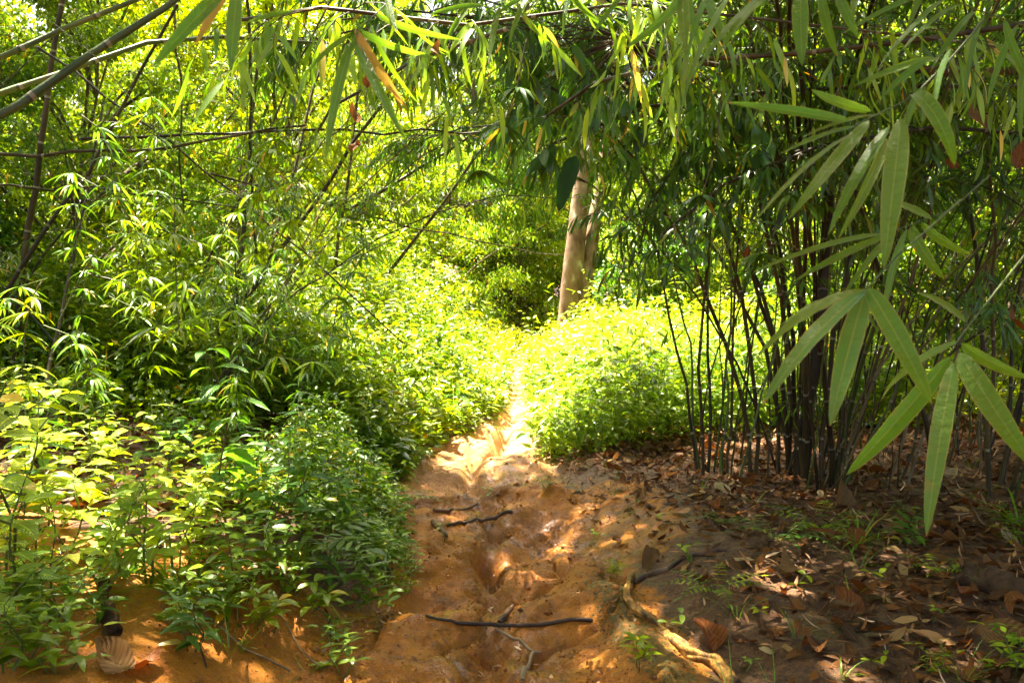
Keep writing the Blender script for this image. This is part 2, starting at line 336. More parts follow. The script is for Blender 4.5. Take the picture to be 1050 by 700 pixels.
# ------------------------------------------------------------------ ground and trail (one height field cut in two along the trail's edge)
def axis(segs):
    out = []
    for a, b, n in segs: out += list(np.linspace(a, b, n, endpoint=False))
    return np.array(out+[segs[-1][1]])
XS = axis([(-250, -40, 14), (-40, -8, 40), (-8, -2.6, 90), (-2.6, 2.6, 300), (2.6, 8, 90), (8, 40, 40), (40, 250, 14)])
YS = axis([(-60, -2, 20), (-2, 1.6, 40), (1.6, 8, 380), (8, 14, 150), (14, 40, 60), (40, 300, 20)])
GX, GY = np.meshgrid(XS, YS); GZ = hgt(GX, GY)
nx = len(XS); ny = len(YS)
cc, ww = trail(GY); wxx = GX+.12*fbm(GX*1.7, GY*1.7, 3)+.06*fbm(GX*7, GY*7, 2)
dd = np.abs(wxx-cc)/ww
clay = 1-sst(.8, 1.6, dd)
clay = np.maximum(clay, (sst(-.35, -.7, GX))*(1-sst(2.75, 3.2, GY+.25*GX+.5*fbm(GX*2, GY*2, 2)))*(1-sst(2.4, 3., -GX)))
clay = np.maximum(clay, .60*(1-sst(.2, .7, np.abs(GX-.5)))*(1-sst(5.2, 6.0, GY))*sst(3.6, 4.3, GY))
wet = np.exp(-((GX-runnel(GY))/.11)**2)*(1-sst(6.5, 8.5, GY))*.9+.8*sst(.06, .28, fbm(GX*2.1+7, GY*2.3, 4))*(1-sst(6.5, 8, GY))
wet = np.clip(wet*clay, 0, 1)
moss = np.exp(-((GX-.42-.15*(3.4-GY))/.13)**2)*(1-sst(3.5, 4., GY))+.7*np.exp(-((GX-1.15)/.35)**2-((GY-2.95)/.22)**2)+.35*sst(.1, .3, fbm(GX*1.1, GY*1.1+4, 3))*(GX > .9)
dry = sst(5.2, 7.2, GY+.5*fbm(GX*3, GY*3, 2))*(1-sst(13, 17, GY))*(dd < 1.3)  # mask of the sunlit stretch, where burnt-out light is painted as paler clay
V = np.stack([GX, GY, GZ], -1).reshape(-1, 3)
i = (np.arange(ny-1)[:, None]*nx+np.arange(nx-1)[None]); FQ = np.stack([i, i+1, i+nx+1, i+nx], -1).reshape(-1, 4)
intr = (dd.ravel()[FQ].mean(1) < 1.1) & (V[FQ[:, 0], 1] > 1) & (V[FQ[:, 0], 1] < 24)
for nm, msk in (('path', intr), ('ground', ~intr)):
    F = FQ[msk]; u, inv = np.unique(F, return_inverse=True); me = mesh(nm, V[u], inv.reshape(-1, 4), M['soil'])
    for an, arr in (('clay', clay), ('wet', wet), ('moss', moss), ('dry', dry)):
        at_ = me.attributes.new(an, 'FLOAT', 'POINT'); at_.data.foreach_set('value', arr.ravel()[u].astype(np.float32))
    o = link(nm, me); o['kind'] = 'structure'
    o['label'] = 'wet orange clay path worn into a gully' if nm == 'path' else 'dark forest soil with patches of orange clay'

# ------------------------------------------------------------------ sun and what it reaches
SUN = nrm(np.array([-.20, .30, .93]))
def gpt(P): return P[:, 0]-SUN[0]/SUN[2]*P[:, 2], P[:, 1]-SUN[1]/SUN[2]*P[:, 2]
def openness(x, y):            # canopy gaps laid out by hand to put sun on chosen ground
    e = lambda cx, cy, rx, ry: np.exp(-(((x-cx)/rx)**2+((y-cy)/ry)**2)**2)
    o = np.maximum.reduce([e(.5, 12.3, 3.3, 4.6), e(-2.6, 10.5, 2.6, 4.0), .75*e(-5.5, 9, 3, 3.5), .9*e(1.2, 16, 4.6, 3.4), .98*e(-1.8, 3.4, 1.5, 1.3), .5*e(-2.8, 5.2, 1.6, 1.2), .8*e(-1.1, 5.0, .7, 1.2), .42*e(-.1, 4.4, .9, 1.9), .5*e(-4.2, 6.5, 2, 1.8), .95*e(.0, 7.4, .95, 1.7), .92*e(4.2, 10.2, 3.6, 3.2), .95*e(.6, 1.6, 1.8, .6), .68*e(1.0, .55, 1.0, .7), .85*e(-.2, .8, .8, .6), .15*e(1.9, 2.4, 1.2, 1.)])
    front = np.exp(-((x-1.3)/2.3)**4-((y-4.2)/2.4)**4)
    return np.maximum(o, (.42-.38*front)*sst(.12, .32, fbm(x*.9+31, y*.9, 2)))
def keep_shade(P):  # drops leaves whose shadow would land on a chosen sun patch
    x, y = gpt(P); return rng.random(len(P)) > openness(x, y)*1.02

# ------------------------------------------------------------------ foliage builders
def spray(LB, TB, p, d, length, nl, L, W, droop=.5, r=.002, spread=.8):
    d = nrm(np.asarray(d, float)); k = 5; pts = [np.asarray(p, float)]; q = d.copy()
    for j in range(k-1):
        pts.append(pts[-1]+q*length/(k-1)); q = nrm(q+np.array([0, 0, -.35*droop])+rng.normal(0, .06, 3))
    pts = np.array(pts)
    if TB is not None: TB.add(pts, np.linspace(r, r*.5, k), 3)
    t = np.linspace(.3, 1, nl)*(k-1); i0 = np.minimum(t.astype(int), k-2); f = (t-i0)[:, None]
    P = pts[i0]*(1-f)+pts[i0+1]*f; T = nrm(pts[i0+1]-pts[i0])
    S = nrm(np.cross(T, [0, 0, 1.])+1e-4)*np.where(np.arange(nl) % 2, 1, -1)[:, None]
    S[-1] *= .1
    D = T*.7+S*spread*rng.uniform(.5, 1.1, (nl, 1))+np.array([0, 0, -1])*droop*rng.uniform(.2, 1., (nl, 1))+rng.normal(0, .12, (nl, 3))
    N = np.array([0, 0, 1.])+rng.normal(0, .35, (nl, 3))
    LB.add(P, D, N, L*rng.uniform(.6, 1.15, nl), W*rng.uniform(.75, 1.15, nl), rng.uniform(.1, .9, nl)*(.4+droop))
def cloud(LB, C, Rd, n, k, L, W, droop=.35):
    ci = rng.integers(0, len(C), n); v = nrm(rng.normal(0, 1, (n, 3)))*(rng.random((n, 1))**.45)
    Q = C[ci]+v*Rd[ci]; Q = np.repeat(Q, k, 0); o = rperp(n*k)
    D = o*.9+np.stack([np.zeros(n*k), np.zeros(n*k), rng.normal(-droop, .35, n*k)], 1)
    N = np.array([0, 0, 1.])+rng.normal(0, .45, (n*k, 3))
    LB.add(Q+o*.02+rng.normal(0, L*.35, (n*k, 3)), D, N, L*rng.uniform(.55, 1.2, n*k), W*rng.uniform(.7, 1.2, n*k), rng.uniform(0, .9, n*k))

def culm_pts(base, az, tilt, ln, bend, n=16, wob=.02):
    s = np.linspace(0, 1, n); th = tilt+bend*s**1.6; st = ln/(n-1)
    az_ = az+np.cumsum(rng.normal(0, .03, n)); P = [np.asarray(base, float)]
    for j in range(1, n):
        P.append(P[-1]+st*np.array([math.sin(th[j])*math.cos(az_[j]), math.sin(th[j])*math.sin(az_[j]), math.cos(th[j])])+rng.normal(0, wob, 3)*st)
    return np.array(P)
def bamboo_culm(root, origin, base, az, tilt, ln, bend, r, lm='bamboo', cm='culm', s0=.3, nb=22, brl=.6, L=.13, W=.016, droop=.7, rows=3, nl=9, dead=0):
    P = culm_pts(base, az, tilt, ln, bend, wob=.07); TB = Tubes(); TB.add(P, np.linspace(r, r*.3, len(P))*(1+.0*P[:, 0]), 7)
    c = TB.build('culm', M['culmpale' if rng.random() < .15 else 'culmgreen' if rng.random() < .2 else cm], root, origin)
    LB = Leaves(); BT = Tubes(); m = len(P)
    for b in range(nb):
        t = (s0+(1-s0)*rng.random()**.8)*(m-1); i0 = min(int(t), m-2); p = P[i0]*(1-t+i0)+P[i0+1]*(t-i0)
        T = nrm(P[i0+1]-P[i0]); d = rperp()[0]*.9+T*.6+np.array([0, 0, U(-.1, .5)])
        bl = brl*U(.4, 1.2)*(1.2-.5*t/m); k = 6; q = nrm(d); pts = [p]
        for j in range(k-1): pts.append(pts[-1]+q*bl/(k-1)); q = nrm(q+[0, 0, -.16]+rng.normal(0, .1, 3))
        pts = np.array(pts); BT.add(pts, np.linspace(.004, .0018, k), 3)
        for j in range(1, k):
            spray(LB, BT, pts[j], nrm(pts[j]-pts[j-1])+rng.normal(0, .6, 3), U(.08, .26), nl if j == k-1 else max(3, nl-3), L, W, droop, .0016)
    LB.build('foliage', M[lm], c, origin, rows=rows, prof='lance', flat=(rows == 1), keep=(lambda P: (P[:, 2] < 2.1) | keep_shade(P)) if base[0] < -1.8 and base[1] < 7 else None)
    if BT.n: BT.build('sprays', M['culm' if cm == 'culm' else 'stem'], c, origin)
    return P

# ------------------------------------------------------------------ overhead canopy: unseen trees added for shade, crowns thinned to place sun patches
def shade_tree(loc, h, blobs, n, label, L=.30, W=.16, tr=.22):
    loc = np.array([*loc, hz(*loc)]); t = thing('forest_tree', label, 'tree', loc, group=None)
    TB = Tubes(); top = loc+[U(-.4, .4), U(-.4, .4), h]; pts = np.linspace(loc-[0, 0, .2], top, 9)+rng.normal(0, .05, (9, 3)); TB.add(pts, np.linspace(tr, tr*.4, 9), 9)
    C = np.array([b[:3] for b in blobs]); Rd = np.array([b[3:6] for b in blobs])
    for c in C:
        a = pts[rng.integers(5, 9)]; mid = (a+c)/2+[0, 0, -.3]; TB.add(np.array([a, (a+mid)/2+[0, 0, -.1], mid, (mid+c)/2, c]), np.linspace(tr*.35, .02, 5), 5)
    TB.build('trunk', M['bark'], t, loc)
    LB = Leaves(); cloud(LB, C, Rd, n, 4, L, W); LB.build('crown', M['broad'], t, loc, keep=keep_shade, flat=True)
    return t
def blobs(x0, x1, y0, y1, z0, z1, n, rr=1.6):
    return [(U(x0, x1), U(y0, y1), U(z0, z1), rr*U(.8, 1.2), rr*U(.8, 1.2), .7) for _ in range(n)]
shade_tree((6.5, 1.0), 11, blobs(-1.5, 9, -1, 10.5, 8.5, 11, 42), 9500, 'unseen broad-leaved tree whose crown shades the right of the path')
shade_tree((-7.5, 2.0), 11, blobs(-9.5, -1., -1, 9, 8.5, 11, 36), 8000, 'unseen broad-leaved tree whose crown shades the left bank')
shade_tree((1.5, -5.), 11, blobs(-6, 5, -7, 1, 8, 11, 26), 4500, 'unseen broad-leaved shade tree behind the mouth of the path')
shade_tree((9.5, 9.5), 12, blobs(3, 12, 6, 16, 9, 12, 22), 4455, 'unseen broad-leaved shade tree beyond the right bamboo thicket')
shade_tree((-10, 8.5), 12, blobs(-12, -4, 5, 15, 9, 12, 22), 4050, 'unseen broad-leaved shade tree beyond the left bamboo thicket')

# ------------------------------------------------------------------ background trees and tall shrubs
def tree_proto(h, r, n, L, W, mat, low=.12, tr=.11, k=5, flat=True, droop=.4, prof='ovate'):
    t = thing('forest_tree', 'x', 'tree'); TB = Tubes(); pts = np.stack([np.cumsum(rng.normal(0, .10, 8)), np.cumsum(rng.normal(0, .10, 8)), np.linspace(-.2, h*.93, 8)], 1); TB.add(pts, np.linspace(tr, tr*.25, 8), 7)
    C = []; Rd = []
    for j in range(30):
        z = h*(low+(1-low)*(j+.5)/30); a = U(0, 2*PI); q = r*U(.3, 1)*math.sin(PI*min(1, .25+.75*(j+1)/31))**.6
        c = np.array([q*math.cos(a), q*math.sin(a), z]); C.append(c); Rd.append(np.array([1, 1, .6])*r*U(.22, .42))
        i0 = min(7, max(0, int((z/h-.08)*7))); a_ = pts[i0]; TB.add(np.array([a_, (a_+c)/2+[0, 0, .1], c]), [tr*.25, .02, .01], 4)
    TB.build('trunk', M['bark'], t)
    LB = Leaves(); cloud(LB, np.array(C), np.array(Rd), n//k, k, L, W, droop); LB.build('crown', M[mat], t, flat=flat)
    return Proto(t)
TP = [tree_proto(9, 2.6, 15000, .15, .06, 'sunny'), tree_proto(12, 3.2, 17000, .17, .07, 'mid'), tree_proto(8, 2.3, 14000, .16, .04, 'bamboosun', droop=.8), tree_proto(10.5, 2.8, 15000, .15, .065, 'deep', low=.05)]
SP = [tree_proto(3.4, 1.5, 7500, .11, .045, 'sunny', low=.04, tr=.04), tree_proto(2.6, 1.3, 6000, .12, .05, 'deep', low=.04, tr=.035), tree_proto(4.6, 1.6, 8500, .13, .032, 'bamboosun', low=.05, tr=.045, droop=.8)]
SP.append(tree_proto(4.6, 1.5, 17000, .085, .040, 'sunny', low=.1, tr=.035)); SP.append(tree_proto(3.8, 1.4, 12000, .09, .036, 'mid', low=.1, tr=.03))
for p in SP: p.root.name = 'tall_shrub'; p.root['category'] = 'shrub'
bt = [(-14, 19, 1), (-10.5, 22, 0), (-7.5, 19.5, 3), (-5.2, 23, 2), (-2.6, 21.5, 0), (-1.0, 26, 2), (1.3, 29, 0), (3.6, 25, 2), (6.2, 21.5, 0), (9.3, 20, 3), (12.5, 21, 1), (16, 18, 0),
      (-18, 25, 0), (-12.5, 29, 2), (-8, 30, 1), (-3.8, 32, 0), (.8, 36, 1), (5, 33, 2), (9, 29, 1), (14, 28, 0), (19, 25, 3), (-22, 34, 1), (-15, 38, 0), (-7, 40, 3), (-1, 45, 1), (6, 43, 0), (13, 38, 3), (21, 35, 1),
      (-9.5, 14, 3), (-7, 16, 0), (11, 14, 0), (8.3, 16.5, 2), (13.5, 10.5, 3), (-13, 12, 1), (-30, 30, 0), (28, 30, 1), (-34, 44, 1), (34, 44, 0), (-20, 50, 0), (18, 52, 1), (2, 58, 0), (-3.2, 27, 1), (3, 28, 1), (.2, 31, 3), (-6, 26, 1), (6.5, 26, 1), (-10, 25.5, 3), (10.5, 24, 1), (-4.5, 19.8, 3), (5.6, 24, 3), (-16, 15, 1), (15, 14, 3), (1.9, 33, 3), (-1.3, 22.8, 1), (.6, 24, 3), (2.9, 22, 3)]
kinds = ['light green leafy tree', 'tall mid green tree', 'pale drooping-leaved tree', 'bushy tree leafy almost to the ground']
def where(x, y):
    side = 'beyond the left bamboo thicket' if x/y < -.35 else 'beyond the right bamboo thicket' if x/y > .3 else 'in the sunlit distance behind the path'
    return side
for x, y, k in bt:
    TP[k].put((x, y, hz(x, y)), U(0, 6.3), U(.85, 1.15), f'{kinds[k]} {where(x, y)}', f'{kinds[k]}s {where(x, y)}')
sh = [(-3.4, 17.5, 0), (-1.4, 18.2, 2), (-2.4, 16, 1), (-4.8, 15.5, 0), (2.6, 17.6, 1), (4.3, 16.2, 0), (3.2, 19.5, 2), (5.8, 17.5, 2), (-6.2, 13.5, 1), (6.6, 13.4, 0), (5.2, 11.2, 1), (7.6, 10.4, 0), (4.9, 13.8, 1),
      (-.3, 21.5, 1), (1.9, 22.5, 0), (-5.6, 18.5, 2), (8.6, 13, 2), (3.0, 14.6, 1), (-4.6, 12.2, 0), (-8, 11.3, 2), (9.8, 16.6, 0), (6.6, 8.2, 0), (-6.5, 9.2, 0), (-5.2, 7.0, 1), (-7.8, 7.6, 0), (6.2, 6.2, 1), (-11, 10, 0), (-9.8, 16.8, 1), (-3.9, 7.9, 4), (-5.2, 6.9, 5), (-2.9, 10.2, 4), (-4.3, 10.9, 4), (-6.3, 8.6, 4), (-3.4, 13.6, 4), (-1.9, 13.6, 5), (-7.4, 12.2, 4), (-4.9, 9.2, 5), (-5.6, 12.6, 4), (-2.4, 15, 4),
      (1.2, 24.5, 0), (.2, 19.8, 0), (1.9, 20.6, 2), (.9, 27, 0), (3.9, 9.3, 5), (5.4, 9.2, 4), (4.5, 11.7, 4), (6.8, 11.6, 4), (2.6, 15.6, 4)]
skinds = ['light green leafy shrub', 'mid green rounded shrub', 'tall shrub of pale narrow leaves', '', 'tall light green small-leaved shrub', 'tall mid green small-leaved shrub']
SP.insert(3, None)
for x, y, k in sh:
    SP[k].put((x, y, hz(x, y)), U(0, 6.3), U(.8, 1.15), f'{skinds[k]} {where(x, y)}', f'{skinds[k]}s {where(x, y)}')

# pale forked tree beyond the clearing
b = np.array([at(583, 352, 15.5)[0], 15.2, 0]); b[2] = hz(b[0], b[1])
t = thing('forked_tree', 'pale twin-trunked tree with mottled bark standing beyond the sunlit clearing', 'tree', b)
def trunkline(pxs): return np.array([at(px, py, d) for px, py, d in pxs])
A = trunkline([(580, 385, 15.2), (583, 345, 15.2), (586, 300, 15.2), (589, 262, 15.2), (594, 215, 15.3), (599, 165, 15.4), (606, 90, 15.6), (615, 0, 16), (622, -120, 16.3), (628, -260, 16.6)])
Bq = trunkline([(593, 385, 15.1), (595, 345, 15.1), (599, 300, 15.2), (604, 268, 15.3), (610, 222, 15.5), (618, 180, 15.7), (624, 100, 16.2), (640, -10, 16.8), (655, -150, 17.4)])
def fine(P, k=6):
    s = np.linspace(0, len(P)-1, (len(P)-1)*k+1); return np.stack([np.interp(s, np.arange(len(P)), P[:, j]) for j in range(3)], 1)
TB = Tubes(); TB.add(fine(A), np.interp(np.linspace(0, 1, 55), [0, .08, .22, 1], [.36, .25, .20, .09]), 14); TB.add(fine(Bq), np.interp(np.linspace(0, 1, 49), [0, .08, .22, 1], [.24, .165, .14, .07]), 12)
TB.build('trunk', M['palebark'], t, b, rough=.02)
TB = Tubes(); C = []; 
for j in range(16):
    a = (A if j % 2 else Bq)[-1-(j//2) % 3]; c = a+np.array([U(-2.6, 2.6), U(-1.5, 2.2), U(.2, 2.6)]); C.append(c); TB.add(np.array([a, (a+c)/2+[0, 0, .3], c]), [.06, .035, .015], 5)
TB.build('limb', M['palebark'], t, b)
LB = Leaves(); cloud(LB, np.array(C), np.tile([1.2, 1.2, .7], (16, 1)), 1800, 5, .16, .07); LB.build('crown', M['mid'], t, b, flat=True, keep=lambda P: (P[:, 2] > 6.5) & keep_shade(P))

# ------------------------------------------------------------------ sunlit undergrowth: uncountable low plants
def undergrowth(name, label, mat, n, xr, yr, dens, hfun, m=14, L=.075, W=.042, rows=3, prof='ovate', flat=False):
    X = rng.uniform(*xr, n*3); Y = rng.uniform(*yr, n*3); keep = rng.random(n*3) < dens(X, Y); X = X[keep][:n]; Y = Y[keep][:n]; n = len(X)
    Z = hgt(X, Y); H = hfun(X, Y)*rng.uniform(.55, 1.15, n); lean = rperp(n)*(H*rng.uniform(0, .35, n))[:, None]
    B = np.stack([X, Y, Z], 1); TB = Leaves(); TB.add(B, lean+np.stack([0*H, 0*H, H], 1), rperp(n), H*1.02, .007, .1)
    LB = Leaves(); t = rng.random((n, m))**.75; a = rng.uniform(0, 2*PI, (n, m))
    P = B[:, None]+t[..., None]*(lean+np.stack([0*H, 0*H, H], 1))[:, None]; o = np.stack([np.cos(a), np.sin(a), 0*a], -1)
    P = (P+o*(rng.uniform(0, .09, (n, m, 1)))).reshape(-1, 3); o = o.reshape(-1, 3)
    D = o+np.stack([np.zeros(n*m), np.zeros(n*m), rng.normal(.05, .35, n*m)], 1); N = np.array([0, 0, 1.])+rng.normal(0, .35, (n*m, 3))
    LB.add(P, D, N, L*rng.uniform(.5, 1.25, n*m), W*rng.uniform(.6, 1.2, n*m), rng.uniform(0, 1., n*m))
    LB.a += TB.a
    o = LB.build(name, M[mat], rows=rows, prof=prof, flat=flat); return tag(o, label, 'undergrowth', kind='stuff')
def td(x, y): c, w = trail(y); return x-c, w
def densL(x, y): d, w = td(x, y); return ((d < -w*1.02-.03+.015*(y > 8)) & (x > -4.5) & (y+.5*fbm(x*1.5, y*1.5, 2) > 6.1+.25*x*(x > -1.2))).astype(float)
def hL(x, y): d, w = td(x, y); return .34+.75*sst(.05, 1.4, -d-w)+.75*sst(8.5, 12, y)*sst(.3, 1.8, -d)+.35*fbm(x*1.2, y*1.2, 2)
def densR(x, y): d, w = td(x, y); return ((d > w*1.02+.02-.015*(y > 8)) & (x < 3.6) & (y+.6*fbm(x*1.3, y*1.3, 2) > 6.2+.22*x)).astype(float)
def hR(x, y): d, w = td(x, y); return .30+.38*sst(.0, .8, d-w)+.2*sst(9, 12, y)+.35*fbm(x*1.4+9, y*1.4, 2)
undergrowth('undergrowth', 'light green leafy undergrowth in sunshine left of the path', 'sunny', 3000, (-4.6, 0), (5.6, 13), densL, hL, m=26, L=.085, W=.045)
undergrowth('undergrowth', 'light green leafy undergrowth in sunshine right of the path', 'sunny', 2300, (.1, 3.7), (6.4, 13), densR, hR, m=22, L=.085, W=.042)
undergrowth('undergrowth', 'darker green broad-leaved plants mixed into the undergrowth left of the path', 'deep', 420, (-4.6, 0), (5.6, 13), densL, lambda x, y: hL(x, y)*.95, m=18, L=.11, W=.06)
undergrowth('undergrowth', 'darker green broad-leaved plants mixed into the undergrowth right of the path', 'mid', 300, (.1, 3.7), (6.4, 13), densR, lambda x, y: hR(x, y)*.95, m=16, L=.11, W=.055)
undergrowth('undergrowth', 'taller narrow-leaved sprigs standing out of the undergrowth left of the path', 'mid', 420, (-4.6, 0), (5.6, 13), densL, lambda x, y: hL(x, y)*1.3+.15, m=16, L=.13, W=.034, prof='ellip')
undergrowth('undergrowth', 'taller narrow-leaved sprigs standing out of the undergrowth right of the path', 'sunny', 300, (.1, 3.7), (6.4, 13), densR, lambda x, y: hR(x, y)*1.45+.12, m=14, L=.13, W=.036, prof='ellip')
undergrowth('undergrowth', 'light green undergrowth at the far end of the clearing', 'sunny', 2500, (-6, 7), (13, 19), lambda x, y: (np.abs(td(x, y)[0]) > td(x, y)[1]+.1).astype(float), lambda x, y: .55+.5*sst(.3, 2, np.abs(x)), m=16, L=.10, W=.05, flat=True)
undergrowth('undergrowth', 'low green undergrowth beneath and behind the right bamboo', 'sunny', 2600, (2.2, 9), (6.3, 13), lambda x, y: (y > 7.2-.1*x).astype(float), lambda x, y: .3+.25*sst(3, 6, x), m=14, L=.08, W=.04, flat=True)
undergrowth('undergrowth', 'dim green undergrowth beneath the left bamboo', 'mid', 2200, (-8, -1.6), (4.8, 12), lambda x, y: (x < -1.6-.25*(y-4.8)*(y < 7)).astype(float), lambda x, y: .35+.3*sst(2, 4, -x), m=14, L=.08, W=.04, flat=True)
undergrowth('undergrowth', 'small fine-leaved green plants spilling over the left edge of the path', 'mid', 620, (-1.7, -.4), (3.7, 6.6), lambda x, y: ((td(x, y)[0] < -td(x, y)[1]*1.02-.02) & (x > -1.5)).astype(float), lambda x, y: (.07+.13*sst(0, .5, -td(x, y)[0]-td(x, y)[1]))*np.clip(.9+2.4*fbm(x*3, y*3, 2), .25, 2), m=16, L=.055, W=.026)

# grass blades among the leaf litter and the left bank
LB = Leaves()
for _ in range(150):
    if rng.random() < .25: x, y = U(.45, 3.2), U(2.5, 6)
    else: x, y = U(-2.4, -.6), U(2.6, 5.5)
    n = int(U(4, 10)); p = np.array([x, y, hz(x, y)-.01]); o = rperp(n)
    LB.add(p+o*.01, o*rng.uniform(.2, .9, (n, 1))+[0, 0, 1], o*-.5+[0, 0, .6], rng.uniform(.06, .2, n), .004, rng.uniform(.4, 1.6, n))
tag(LB.build('grass', M['mid'], rows=4, prof='line', fold=.2), 'thin green grass blades scattered through the leaf litter', 'grass', kind='stuff')

# ------------------------------------------------------------------ bamboo
def clump(label, center, culms, group=None, **kw):
    c = np.array([center[0], center[1], hz(*center)]); t = thing('bamboo_clump', label, 'bamboo', c, group=group)
    for cu in culms:
        cu = dict(cu); dx, dy = cu.pop('off'); p = c+[dx, dy, 0]; p[2] = hz(p[0], p[1])-.05
        bamboo_culm(t, c, p, **{**kw, **cu})
    return t
def fan(n, rad, ln, tilt=(.05, .42), bend=(.3, 1.3), r=(.010, .024), azc=None, azw=PI):
    out = []
    for j in range(n):
        a = U(-azw, azw)+(azc if azc is not None else 0); q = rad*math.sqrt(rng.random())
        out.append(dict(off=(q*math.cos(a), q*math.sin(a)), az=a+U(-1.1, 1.1), tilt=U(*tilt), ln=ln*U(.7, 1.15), bend=U(*bend), r=U(*r)))
    return out
# the dark clump to the right of the path
bare = [dict(c, nb=5, s0=.35) for c in fan(22, .62, 3.6, (.02, .7), (.1, .9), (.004, .011), azc=.1, azw=2.2)]
clump('dark many-stemmed bamboo clump right of the path with a thick stem at its middle', (1.82, 5.35),
      [dict(off=(.0, 0), az=1.2, tilt=.04, ln=5.6, bend=.5, r=.042, nb=26)] + fan(14, .40, 4.9, r=(.008, .019), azc=.2, azw=2.) + bare
      + [dict(off=(U(-.3, .1), .1), az=PI+U(-.7, .7), tilt=U(.0, .12), ln=4.6, bend=U(1.3, 2.), r=.015, nb=24) for _ in range(6)]
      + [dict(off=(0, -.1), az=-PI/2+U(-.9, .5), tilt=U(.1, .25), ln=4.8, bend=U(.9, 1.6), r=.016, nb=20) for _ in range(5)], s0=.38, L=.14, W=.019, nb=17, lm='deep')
clump('thicket of very thin dark upright bamboo canes filling the right side behind the litter', (2.3, 5.75), [dict(off=(U(-1.0, 1.1), U(-.55, .5)), az=U(-1.3, 1.3), tilt=U(0, .42), ln=U(2.2, 4.2), bend=U(.1, 1.), r=U(.003, .009), nb=int(U(5, 11)), s0=.12) for _ in range(34)], L=.11, W=.015, nl=6, brl=.45, lm='bamboo')
clump('thin dark bamboo stems standing between the path and the large clump', (1.30, 5.55), [dict(c, s0=.55, nb=9) for c in fan(9, .16, 3.2, (.02, .22), (.1, .7), (.006, .013))], L=.12, W=.017, lm='deep')
clump('thin bamboo clump at the right edge of the litter', (2.75, 4.9), [dict(c, s0=.45, nb=9) for c in fan(12, .35, 3.8, (.05, .5), (.2, 1.1), (.007, .018))], L=.13, W=.018, lm='deep')
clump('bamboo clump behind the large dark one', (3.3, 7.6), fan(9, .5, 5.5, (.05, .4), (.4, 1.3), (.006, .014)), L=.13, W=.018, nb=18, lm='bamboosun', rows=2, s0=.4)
clump('dense bamboo clump far right behind the litter', (6.2, 7.6), fan(13, .5, 5.5, (.05, .45), (.4, 1.4)), L=.13, W=.018, nb=24, lm='bamboo', rows=2)
# thicket to the left
clump('leaning bamboo clump behind the tall sapling on the left bank', (-2.35, 6.1), [dict(c, nb=16) for c in fan(9, .45, 4.6, (.1, .7), (.3, 1.4), (.004, .011))], s0=.12, L=.11, W=.014, nl=10, lm='bamboo')
clump('feathery bamboo clump at the left edge of the thicket', (-3.9, 5.5), fan(9, .5, 4.6, (.1, .7), (.4, 1.5), (.005, .012)), s0=.1, L=.12, W=.016, nb=24, lm='bamboo')
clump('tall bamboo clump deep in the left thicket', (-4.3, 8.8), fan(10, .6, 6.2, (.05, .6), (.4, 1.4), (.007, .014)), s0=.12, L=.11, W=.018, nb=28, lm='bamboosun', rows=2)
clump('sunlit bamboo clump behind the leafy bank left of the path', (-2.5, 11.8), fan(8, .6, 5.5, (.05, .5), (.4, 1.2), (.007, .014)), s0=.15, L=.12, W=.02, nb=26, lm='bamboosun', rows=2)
clump('bamboo clump farthest left in the thicket', (-6.6, 9.4), fan(9, .7, 6.4, (.05, .6), (.4, 1.2), (.007, .014)), s0=.1, L=.13, W=.02, nb=28, lm='bamboo', rows=2)

# criss-crossing bare stems in the left thicket
cr = [((10, 300), (150, 60), 5.0, .014), ((250, 300), (380, 120), 6.2, .020), ((238, 330), (262, 90), 6.5, .024), ((150, 140), (420, 135), 5.2, .010), ((330, 205), (500, 245), 6.5, .008), ((300, 185), (340, 40), 7.5, .018),
      ((50, 360), (90, 180), 4.6, .012), ((0, 205), (180, 215), 4.5, .007), ((205, 290), (330, 20), 7, .012), ((90, 90), (300, 260), 5.5, .008), ((420, 250), (560, 60), 9, .02), ((180, 0), (185, 160), 6, .010), ((340, 300), (375, 60), 8.5, .02), ((0, 150), (240, 130), 5.0, .012), ((440, 170), (600, 80), 7, .015), ((255, 60), (265, 330), 6.8, .014), ((20, 330), (60, 20), 6.0, .026)]
for (a, b_, d, r) in cr:
    p = at(*a, d); q = at(*b_, d+U(-.4, .8)); ex = nrm(q-p); 
    P = np.linspace(p-ex*U(.3, .9), q+ex*U(.3, 1.), 12); P[:, 2] += .12*np.sin(np.linspace(0, PI, 12))*U(-1, 1); P += rng.normal(0, .012, (12, 3))
    t = thing('bamboo_cane', 'thin bare bamboo stem crossing through the left thicket', 'bamboo stem', P[0], group='bare stems crossing in the left thicket')
    TB = Tubes(); TB.add(P, np.linspace(r, r*.6, 12), 7); TB.build('stem', M['culm'], t, P[0])
    TB = Tubes(); LB = Leaves()
    for j in range(7): k = int(U(1, 11)); spray(LB, TB, P[k], rng.normal(0, 1, 3), U(.2, .5), 7, .09, .014, .5, .003)
    TB.build('sprays', M['culm'], t, P[0]); LB.build('foliage', M['bamboo'], t, P[0], prof='lance')

